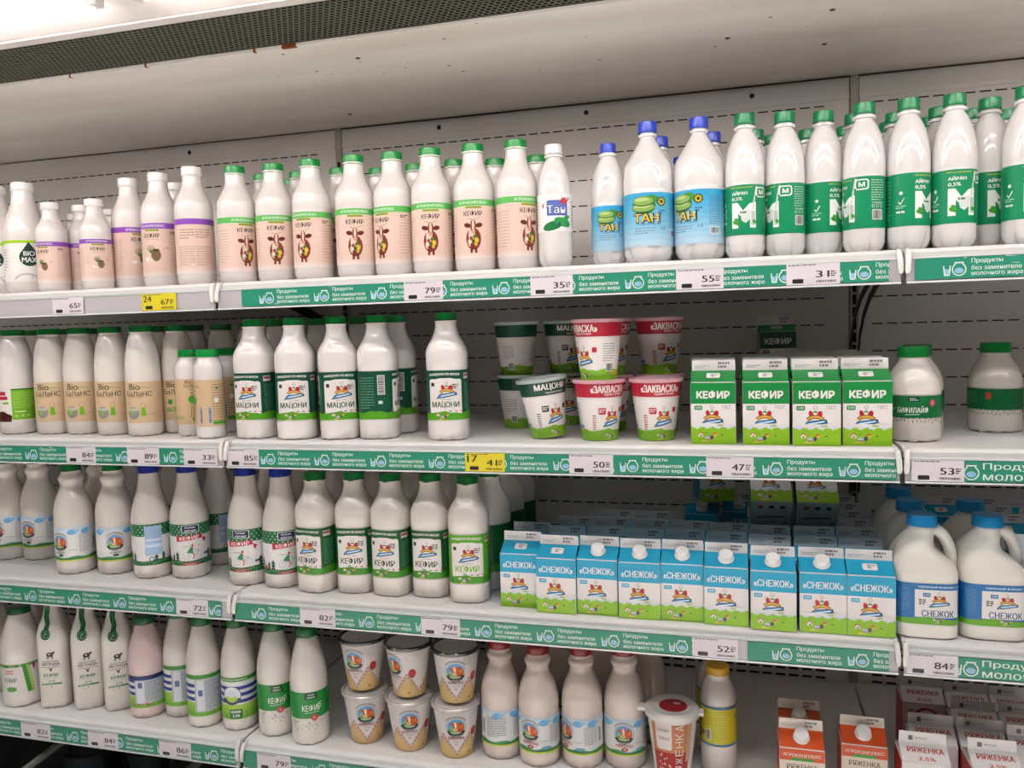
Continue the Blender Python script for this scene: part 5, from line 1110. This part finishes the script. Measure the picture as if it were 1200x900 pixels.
('kg',-0.8598,1.4399,-0.8420,0.591,0,'right green kefir bottle with pink flower, beside the stacked cups'),
('cupk',-0.7448,1.4672,-0.8420,0.435,0,'lower ryazhenka cup of the left stack, orange cow emblem'),
('cupk',-0.7468,1.4672,-0.7305,-0.018,1,'upper ryazhenka cup of the left stack, clear lid with painted dark reflection'),
('cupk',-0.6440,1.4590,-0.8420,0.381,0,'lower ryazhenka cup of the middle stack, orange cow emblem'),
('cupk',-0.6420,1.4590,-0.7305,-0.423,1,'upper ryazhenka cup of the middle stack, clear lid with painted dark reflection'),
('cupk',-0.5429,1.4555,-0.8420,0.322,0,'lower ryazhenka cup of the right stack, orange cow emblem'),
('cupk',-0.5389,1.4555,-0.7305,0.285,1,'upper ryazhenka cup of the right stack, clear lid with painted dark reflection'),
('ryaz',-0.4545,1.4756,-0.8420,3.789,0,'first red-capped ryazhenka bottle from the left, back text showing'),
('ryaz',-0.3751,1.4650,-0.8420,-0.133,0,'second red-capped ryazhenka bottle from the left, cow emblem visible'),
('ryaz',-0.2919,1.4774,-0.8420,-0.643,0,'third red-capped ryazhenka bottle, cow emblem half turned away'),
('ryaz',-0.2115,1.4921,-0.8420,0.176,0,'fourth red-capped ryazhenka bottle, beside the white-lidded cup'),
('ryaz',-0.4522,1.6000,-0.8420,0.799,0,'shaded ryazhenka bottle at the back, first from the left in the second line'),
('ryaz',-0.3720,1.6000,-0.8420,0.752,0,'shaded ryazhenka bottle at the back, second from the left in the second line'),
('ryaz',-0.2789,1.6000,-0.8420,0.696,0,'shaded ryazhenka bottle at the back, third from the left in the second line'),
('ryaz',-0.1806,1.6000,-0.8420,0.636,0,'shaded ryazhenka bottle at the back, fourth from the left in the second line'),
('lat',-0.1195,1.4620,-0.8420,0.000,0,'tall red and white ryazhenka cup with white pull-tab lid'),
('yel',-0.0377,1.5055,-0.8420,-0.499,0,'front yellow-capped ribbed bottle with yellow and blue label'),
('yel',-0.0480,1.5719,-0.8420,-0.493,0,'yellow-capped ribbed bottle hidden behind the front one'),
('orng',0.1035,1.4394,-0.8420,0.000,1,'left orange-roofed ryazhenka carton in front'),
('orng',0.1060,1.5164,-0.8420,0.000,1,'orange-roofed carton behind the left orange carton'),
('orng',0.2079,1.4737,-0.8420,0.000,1,'right orange-roofed ryazhenka carton, standing alone'),
('red',0.2965,1.4350,-0.8420,0.000,0,'white-roofed red ryazhenka carton, front left of the right block'),
('red',0.4004,1.4350,-0.8420,0.000,0,'white-roofed red ryazhenka carton, front right of the right block'),
('red',0.3235,1.5060,-0.8420,0.000,0,'white-roofed red ryazhenka carton, second line left of the right block'),
('red',0.4009,1.5062,-0.8420,0.000,0,'white-roofed red ryazhenka carton, second line middle of the right block'),
('red',0.4759,1.4953,-0.8420,0.000,0,'white-roofed red ryazhenka carton, second line right of the right block'),
('red',0.4086,1.5770,-0.8420,0.000,0,'white-roofed red ryazhenka carton, third line left of the right block'),
('red',0.4866,1.5791,-0.8420,0.000,0,'white-roofed red ryazhenka carton, third line right of the right block'),
('red',0.4143,1.6503,-0.8420,0.000,0,'white-roofed red ryazhenka carton, rear line left of the right block'),
('red',0.4903,1.6503,-0.8420,0.000,0,'white-roofed red ryazhenka carton, rear line right of the right block'),
('red',0.3388,1.6600,-0.8420,0.000,4,'shaded carton with sideways red lettering at the back left of the red block'),]
KIND = {}
def K(kind, opt=0):
    key = (kind, opt)
    if key in KIND: return KIND[key]
    R = RAD[kind]; h = HGT[kind]; p = None
    if kind == 'agro': p = bottle('kefir', R, h, P_AGRO, '0b8a3a', .53, lab=lab_agro(R, h), lobe_d=.04)
    elif kind in ('bigp', 'smallp'): p = bottle('purple', R, h, P_AGRO, 'e4e0de', .54 if kind == 'bigp' else .58, lab=lab_agro(R, h, 0, 1), lobe_d=.04)
    elif kind == 'biomax': p = bottle('drop', R, h, P_BIO, 'e4e0de', .53, lab=lab_biomax(R, h), lobe_d=.04)
    elif kind == 'tanw': p = bottle('slim', R, h, P_PET, 'e6e2e2', .50, .925, M_pet, lab_tanw(R, h), lobes=5, lobe_z=.034, lobe_d=.30)
    elif kind == 'tans': p = bottle('tan', R, h, [(z, r*(1 if z < .86 or r > .5 else 1)) for z, r in P_PET], '2845c0', .44, .925, M_pet, lab_tanb(R, h, .80), lobes=5, lobe_z=.028, lobe_d=.18)
    elif kind == 'tanb': p = bottle('tan_large', R, h, [(z, r if z < .70 else r*(1-.32*min(1, (z-.70)/.15))) for z, r in P_PET], '2845c0', .37, .925, M_pet, lab_tanb(R, h, 1.0), lobes=5, lobe_z=.038, lobe_d=.30)
    elif kind == 'ayr': p = bottle('ayran', R, h, P_PET, '0b7f4a', .51, .925, M_pet, lab_ayr(R, h), lobes=5, lobe_z=.034, lobe_d=.28)
    elif kind == 'bal': p = bottle('beige', R, h, P_BAL, '0a6a2c', .66, .945, M_milk2, lab_bal(R, h, opt))
    elif kind == 'balf': p = bottle('beige_fit', R, h, P_BAL, '0a6a2c', .66, .945, M_milk2, lab_bal(R, h, 0, 1))
    elif kind == 'cocoa': p = bottle('cocoa', R, h, P_BAL, '0a6a2c', .66, .945, M_milk, lab_cocoa(R, h))
    elif kind == 'prof': p = bottle('small_beige', R, h, P_PROF, '0b8a3a', .75, .915, M_milk, lab_prof(R, h), lobe_d=.12)
    elif kind == 'maz': p = bottle('matsoni', R, h, P_MAZ, '0b7a34', .52, .93, M_milk, lab_maz(R, h), q=2.8)
    elif kind == 'kef': p = bottle('white_panel', R, h, P_MAZ, '0b6a2e', .54, .93, M_milk2, lab_maz(R, h, 'КЕФИР', '14582a', '1c3a30', '3f8a22'), q=2.8)
    elif kind == 'kefl': p = bottle('lime_panel', R, h, P_MAZ, '0b6a2e', .54, .93, M_milk2, lab_maz(R, h, 'КЕФИР', '55a020', '6fae1e', '3f8f1e'), q=2.8)
    elif kind == 'bif': p = bottle('round', R, h, P_BIF, '0b7a34', .57, .885, M_milk2, lab_bif(R, h))
    elif kind == 'kor': p = bottle('emblem', R, h, P_KOR, '0b6a2e', .52, .93, M_milk2, lab_kor(R, h))
    elif kind == 'ryaz': p = bottle('baked', R, h, P_KOR, '8f1f26', .54, .93, M_ryaz, lab_kor(R, h, 1))
    elif kind == 'girl': p = bottle('polka', R, h, P_GIRL, '20308f', .53, .93, M_milk2, lab_girl(R, h))
    elif kind == 'cuc': p = bottle('cucumber', R, h, P_KG, '0b5a2e', .54, .93, M_milk2, lab_cuc(R, h))
    elif kind == 'pink': p = bottle('strawberry', R, h, P_KG, '0b5a2e', .56, .925, M_pink, lab_str(R, h, 1))
    elif kind in ('str', 'strb'): p = bottle('striped', R, h, P_KG, '0b6a2e', .56, .925, M_milk2, lab_str(R, h))
    elif kind == 'kg': p = bottle('meadow', R, h, P_KG, '0b6a2e', .56, .925, M_milk2, lab_kg(R, h))
    elif kind == 'leg':
        p = bottle('legend', R, h, P_LEG, '1d6a3c', .52, .935, M_milk2, lab_leg(R, h), q=4)
        a = Art(); a.lines(1.25*R, h*.26, 1.75*R, h*.42, 14, '8f928e', .35); p.append(('side_print', a.finish('side_print', wrap(R*.99, None, 4), .0032), [], None))
        a = Art(); z = h*.60; a.ell(-.006, z+.012, .0095, .0125, '175a34', 16)
        a.face(((-.0115, z+.018), (-.001, z+.018), (.002, z+.035), (-.001, z+.052), (.002, z+.075), (-.009, z+.075), (-.010, z+.05), (-.007, z+.034)), '175a34')
        a.arc(-.006, z+.012, .0075, 0, 360, .0006, '9ac0a4', 14); a.line(((-.009, z+.008), (-.006, z+.016), (-.003, z+.012)), .0008, 'c9dccb'); a.line(((-.004, z+.030), (-.005, z+.06)), .0007, '7aa88a')
        pr = [(zz*h, r*R) for zz, r in P_LEG]
        def Rz(zz):
            for (za, ra), (zb, rb) in zip(pr, pr[1:]):
                if za <= zz <= zb: return ra+(rb-ra)*(zz-za)/(zb-za+1e-9)
            return pr[-1][1]
        p.append(('neck_ribbon', a.finish('neck_ribbon', lambda x, zz, l: wrap(max(.016, Rz(zz)), None, 4)(x, zz, l+10), .0032, zcuts=[z+.004*k for k in range(20)]), [], None))
    elif kind == 'yel': p = bottle('ribbed', R, h, P_YEL, 'd8a51c', .64, .925, M_milk2, lab_yel(R, h), rip=16, ripr=(0, .9*h), twist=60)
    elif kind == 'cupg': p = cup_kind('matsoni_cup', h, lab_cup(.041, h, 'МАЦОНИ', '0c4434'), 'a8b4b2')
    elif kind == 'cupr': p = cup_kind('zakvaska_cup', h, lab_cup(.041, h, '«ЗАКВАСКА»', 'b01c34'), 'cf9aa4')
    elif kind == 'cupk': p = cup_kind('baked_cup_%d' % opt, h, lab_cupk(.041, h), 'b9b4b2' if not opt else '24231f')  # upper lids coloured near-black in place of their dark reflections
    elif kind == 'lat':
        p = cup_kind('lat_cup', h, lab_lat(.041, h), 'e0dedc'); p.pop(1); zl = h*.94; Rt = .0455
        bm = bmesh.new(); lathe(bm, ((zl-.007, Rt+.002), (zl-.006, Rt+.0045), (zl+.003, Rt+.005), (zl+.007, Rt+.001), (zl+.009, Rt-.003), (zl+.0075, Rt-.008), (zl+.007, 0)), 48)
        for s in (1, -1): box(bm, s*Rt if s > 0 else -Rt-.018, -.010, zl-.004, s*Rt+.012 if s > 0 else -Rt+.002, .010, zl+.003, 0, .002)
        p.insert(1, ('lid', mesh_of(bm, 'lat_lid', [M_matte]), [], None))
        a = Art(); a.ell(.002, .0, .026, .026, 'a01f28', 24); a.rect(.002, .006, .014, .014, 'd9d2ce')
        p.append(('lid_print', a.finish('lid_print', lambda x, z, l: Vector((x, z, zl+.0074+l*.0001))), [], None))
    elif kind == 'kart':
        p, _ = carton('kefir_carton', .0755, .070, h, '15863e', opt, art_carton(.0755, h, 'КЕФИР', '15863e' if opt != 5 else '0f4a2c', quote=False, gost=True), 'a9ad9c')  # raised rear carton: shade painted into a darker green band
    elif kind == 'snez':
        p, _ = carton('snezhok_carton', .0745, .070, h, '189fc6', opt, art_carton(.0745, h, 'СНЕЖОК', '189fc6'), '3f9a30' if opt == 6 else '4a9cb8')
        if opt == 6:
            a = Art(); a.rect(-.0368, -.0345, .0368, .0345, 'd6d2cc'); a.arc(-.006, .024, .003, 0, 300, .0008, '2a2a2a', 8); a.line(((.002, .021), (.006, .028), (.010, .021), (.002, .021)), .0008, '2a2a2a'); a.rect(.026, .024, .031, .028, '2a2a2a')
            a.line(((-.024, .012), (.0, .0085), (.024, .0085)), .0035, '4a4a4a'); a.ell(-.020, -.020, .0055, .005, 'c8542e', 8); a.ell(.0, -.020, .0055, .005, '2a2a2a', 8); a.ell(.020, -.020, .0055, .005, '2a2a2a', 8)
            p.append(('base_print', a.finish('base_print', lambda x, z, l: Vector((x, z, -.0004-l*.00006))), [], None))
    elif kind == 'orng':
        a = Art(); x = .0366; h1 = h*.745; a.rect(-x, .0004, x, h1*.80, 'dccfbc'); a.rect(-x, h1*.80, x, h1-.0008, 'd0501e'); a.text('АГРОКОМПЛЕКС', 0, h1*.90, .062, .0060, 'e6dcd0', .02, curve=-.001); a.rect(-.018, h1*.80, .018, h1*.85, '3a9a30'); a.text('РЯЖЕНКА', 0, h1*.70, .050, .0095, '5a3a24', .02)
        a.ell(0, h1*.36, .018, .014, 'b87a3e', 16); a.ell(0, h1*.42, .014, .005, 'e2d2b8', 12)
        p, _ = carton('orange_carton', .074, .070, h, 'd0501e', opt, a, 'c8481c', 'ddd3c8')
    elif kind == 'red':
        a = Art(); x = .0366; h1 = h*.745; a.rect(-x, .0004, x, h1-.0008, 'e0dcda'); a.rect(-x, .0004, x, h1*.35, 'b81a20'); a.text('РЯЖЕНКА', 0, h1*.62, .056, .012, 'b8281e', .03)
        if opt == 4: a.rect(-x, .0004, x, h1, 'd8d2ce'); a.text('РЯЖЕНКА', -.024, h1*.60, .062, .010, 'a82a2a', .03, rot=pi/2); a.rr(.004, h1*.55, .028, h1*.72, 'a82a2a', .003); a.arc(.004, h1*.70, .022, 20, 150, .004, 'a82a2a', 8)
        p, (o0, ux, un, sl) = carton('red_carton', .074, .070, h, 'e0dcda', 9, a, 'b81a20', 'e0dcda')
        p = [q for q in p if q[0] != 'date_print']
        a = Art(); a.text('РЯЖЕНКА', .002, sl*.62, .056, .0105, 'b83a22', .03); a.text('2,5%', .002, sl*.20, .026, .0080, 'b83a22', .03)
        p.append(('roof_print', a.finish('roof_print', lambda X, Z, l: o0+Vector((X, 0, 0))+ux*Z+un*(.0005+l*.00012)), [], None))
        a = Art(); z = h*.872; a.rr(-.022, z+.004, -.015, z+.012, '6a6466', .001); a.lines(-.012, z+.006, .014, z+.010, 1, 'a8a2a2', .6)
        p.append(('date_print', a.finish('fin_print', flat(-.0012)), [], None))
    elif kind == 'jug': p = jug(R, h)
    elif kind == 'pouch': p = []
    KIND[key] = p; return p
def jug(R, h):
    bm = bmesh.new(); n = 56; D = .052
    #      z     half-width left, right, half-depth, power
    sec = [(0, .84, .84, .84, 4), (.008, .96, .96, .96, 4), (.02, 1, 1, 1, 4.5), (.50, 1, 1, 1, 4.5), (.56, 1.0, .985, 1, 4), (.61, .985, .90, .97, 3.6), (.66, .95, .66, .92, 3.2), (.71, .88, .40, .85, 2.8), (.76, .78, .33, .74, 2.4), (.81, .64, .34, .60, 2.2), (.85, .50, .38, .47, 2), (.875, .42, .41, .42, 2), (.90, .40, .40, .40, 2), (.93, .40, .40, .40, 2)]
    pr = []
    for i in range(len(sec)-1):
        p0, p1, p2, p3 = sec[max(i-1, 0)], sec[i], sec[i+1], sec[min(i+2, len(sec)-1)]
        kk = 1 if sec[i][0] < .5 else 3
        for j in range(kk):
            t = j/kk; pr.append(tuple(.5*((2*p1[c])+(-p0[c]+p2[c])*t+(2*p0[c]-5*p1[c]+4*p2[c]-p3[c])*t*t+(-p0[c]+3*p1[c]-3*p2[c]+p3[c])*t**3) for c in range(5)) if kk > 1 else p1)
    pr.append(sec[-1]); rings = []
    for (z, l, r, d, q) in pr:
        ring = []; cx = (r-l)/2*R; hw = (l+r)/2*R
        for k in range(n):
            th = 2*pi*k/n; s = 1/((abs(cos(th))**q+abs(sin(th))**q)**(1/q)); ring.append(bm.verts.new((cx+hw*s*cos(th), d*D*s*sin(th), z*h)))
        rings.append(ring)
    for a, b in zip(rings, rings[1:]):
        for k in range(n): bm.faces.new((a[k], a[(k+1)%n], b[(k+1)%n], b[k]))
    bm.faces.new(rings[0][::-1]); bm.faces.new(rings[-1])
    parts = [('body', mesh_of(bm, 'jug_body', [M_jug]), [], None)]
    bm = bmesh.new()
    pts = SP([(.30*R, .865*h), (.50*R, .855*h), (.70*R, .80*h), (.84*R, .71*h), (.895*R, .62*h), (.90*R, .52*h)], 4)
    tube(bm, [(x, 0, z) for x, z in pts], [.0085+.001*min(i, 4)/4 for i in range(len(pts))], 14)
    for v in bm.verts: v.co.y *= 1.5
    parts.append(('handle', mesh_of(bm, 'jug_handle', [M_jug]), [], None))
    bm = bmesh.new(); z0, z1, cr = .905*h, h, .0232; m = 60; rings = []
    for z, f, rb in ((z0, 1.03, 0), (z0+.002, 1.03, 0), (z0+.0024, 1.0, 1), (z1-.002, .985, 1), (z1, .93, 0)):
        rings.append([bm.verts.new((cr*f*(1-.02*(k % 2)*rb)*cos(2*pi*k/m), cr*f*(1-.02*(k % 2)*rb)*sin(2*pi*k/m), z)) for k in range(m)])
    for u, v in zip(rings, rings[1:]):
        for k in range(m): bm.faces.new((u[k], u[(k+1)%m], v[(k+1)%m], v[k]))
    bm.faces.new(rings[0][::-1]); bm.faces.new(rings[-1])
    parts.append(('cap', mesh_of(bm, 'jug_cap', [cap_mat('1c7fb8')]), [], None))
    a = Art(); z0, z1 = h*.130, h*.475; W = .158; B = '1a6aa8'
    a.rect(-W, z0, W, z1, B); a.rect(-.020, z0+.012, .047, z1-.0105, 'dedad8')
    a.text('УДОБНЫЙ ФОРМАТ 2Л', .016, z1-.0055, .062, .0050, 'd3dce6', .04); emblem(a, .016, z0+.0395, .0120, 1.05); a.rr(-.008, z1-.022, .003, z1-.0155, B, .001); a.text('2,5%', -.0025, z1-.0187, .008, .0038, 'd3dce6', .03)
    a.lines(-.014, z0+.032, -.004, z0+.042, 3, '2a3036', .6); a.text('СНЕЖОК', .014, z0+.0185, .048, .0115, '1f4a80', .03)
    a.lines(-.046, z0+.020, -.028, z1-.008, 13, '5a94c4', .3); meadow(a, -W, W, z0, z0+.0125, '5fa020'); field_bits(a, .016, z0+.0075, .0055)
    q = 4.5
    def fn(x, z, l):       # run along the rounded-square outline
        t = x; Rr = R; per = []
        th = thmap(t); s = 1/((abs(cos(th))**q+abs(sin(th))**q)**(1/q)); e = 1+(.0005+l*LAY)/Rr
        return Vector((R*s*cos(th)*e, D*s*sin(th)*e, z))
    N = 720; cum = [0]; pv = None
    for k in range(N+1):
        th = -pi/2+2*pi*k/N-pi; s = 1/((abs(cos(th))**q+abs(sin(th))**q)**(1/q)); p_ = (R*s*cos(th), D*s*sin(th))
        if pv: cum.append(cum[-1]+math.hypot(p_[0]-pv[0], p_[1]-pv[1]))
        pv = p_
    half = cum[N//2]
    def thmap(t):
        v = min(max(t+half, 0), cum[-1]); lo, hi = 0, N
        while hi-lo > 1:
            md = (lo+hi)//2
            if cum[md] <= v: lo = md
            else: hi = md
        f = (v-cum[lo])/(cum[hi]-cum[lo]+1e-12); return -pi/2-pi+2*pi*(lo+f)/N
    parts.append(('label', a.finish('jug_label', fn, .0025), [], None))
    return parts
NAME = dict(agro='kefir_bottle', bigp='kefir_bottle', smallp='kefir_bottle', biomax='yogurt_bottle', tanw='tan_bottle', tans='tan_bottle', tanb='tan_bottle', ayr='ayran_bottle', bal='yogurt_bottle', balf='yogurt_bottle',
  cocoa='yogurt_bottle', prof='yogurt_bottle', maz='matsoni_bottle', kef='kefir_bottle', kefl='kefir_bottle', bif='milk_bottle', kor='kefir_bottle', ryaz='ryazhenka_bottle', girl='kefir_bottle', cuc='kefir_bottle', pink='yogurt_bottle',
  str='kefir_bottle', strb='kefir_bottle', kg='kefir_bottle', leg='kefir_bottle', yel='yogurt_bottle', cupg='matsoni_cup', cupr='zakvaska_cup', cupk='ryazhenka_cup', lat='ryazhenka_cup', kart='kefir_carton', snez='snezhok_carton', orng='ryazhenka_carton', red='ryazhenka_carton', jug='milk_jug')
GROUP = dict(agro='cow print kefir bottles on the top shelf', bigp='purple-banded kefir bottles', smallp='short purple-banded kefir bottles', biomax='white bottles at the top left', tans='blue-capped tan bottles', tanb='blue-capped tan bottles', ayr='green ayran bottles', bal='beige-label bottles', prof='small beige-label bottles',
  maz='dark green matsoni bottles', cupg='matsoni cups', cupr='red zakvaska cups', kart='green kefir cartons', bif='round-bellied bottles', kor='cow emblem bottles', girl='polka-dot kefir bottles', kef='white-panel kefir bottles', snez='blue snezhok cartons', jug='handle jugs', cuc='cucumber kefir bottles', leg='neck ribbon bottles',
  str='blue-striped bottles', strb='blue-striped bottles', kg='green flower kefir bottles', cupk='stacked ryazhenka cups', ryaz='red-capped ryazhenka bottles', yel='yellow-capped bottles', orng='orange-roofed cartons', red='red ryazhenka cartons')
rnd = random.Random(21)
for (kind, x, y, z, rot, opt, lab) in ITEMS:
    root = empty(NAME[kind], (x, y, z), rot)
    cat = 'jug' if kind == 'jug' else NAME[kind].split('_')[-1]
    tag(root, lab, cat, GROUP.get(kind))
    if kind in ('kart', 'snez', 'orng', 'red') and opt not in (5, 6, 8): root.rotation_euler = (0, 0, rot+rnd.uniform(-.02, .02))
    if opt == 5: root.rotation_euler = (radians(-7), 0, .06)
    if opt == 8: root.rotation_euler = (radians(-90), 0, 0)
    if opt == 6: root.rotation_euler = (radians(-52), 0, rnd.uniform(-.03, .03))
    if kind == 'cupg' and opt == 7: root.rotation_euler = (radians(-2), radians(-6), rot); root.location.z += .0035
    if kind == 'cupg' and opt == 7: opt = 0
    for (pn, me, subs, pl) in K(kind, opt):
        o = new_obj(pn, me, root)
        if pl: o['label'] = pl
# pouch at the right edge
pch = empty('milk_pouch', (.478, 1.470, ZS[2])); tag(pch, 'blue and white soft milk pouch cut off by the right edge, beside the jugs', 'pouch')
bm = bmesh.new()
rg = []
for z, w, d in ((0, .036, .020), (.006, .038, .028), (.03, .039, .030), (.08, .040, .027), (.12, .040, .018), (.15, .041, .006), (.165, .041, .0008)):
    rg.append([bm.verts.new((w*(1/((abs(cos(t))**3+abs(sin(t))**3)**(1/3)))*cos(t), d*sin(t), z)) for t in [2*pi*k/32 for k in range(32)]])
for a_, b_ in zip(rg, rg[1:]):
    for k in range(32): bm.faces.new((a_[k], a_[(k+1)%32], b_[(k+1)%32], b_[k]))
bm.faces.new(rg[0][::-1]); bm.faces.new(rg[-1])
new_obj('body', mesh_of(bm, 'pouch_body', [mat('pouch_film', 'd6dde2', .25)]), pch)
a = Art(); a.rect(-.034, .012, .033, .150, 'cdd8e0'); a.ell(.0, .080, .026, .045, '4a90c8', 20); a.rect(-.033, .018, .032, .028, '1f7a6a')
new_obj('label', a.finish('pouch_label', lambda x, z, l: Vector((x, -.0315-l*.0001, z))), pch)
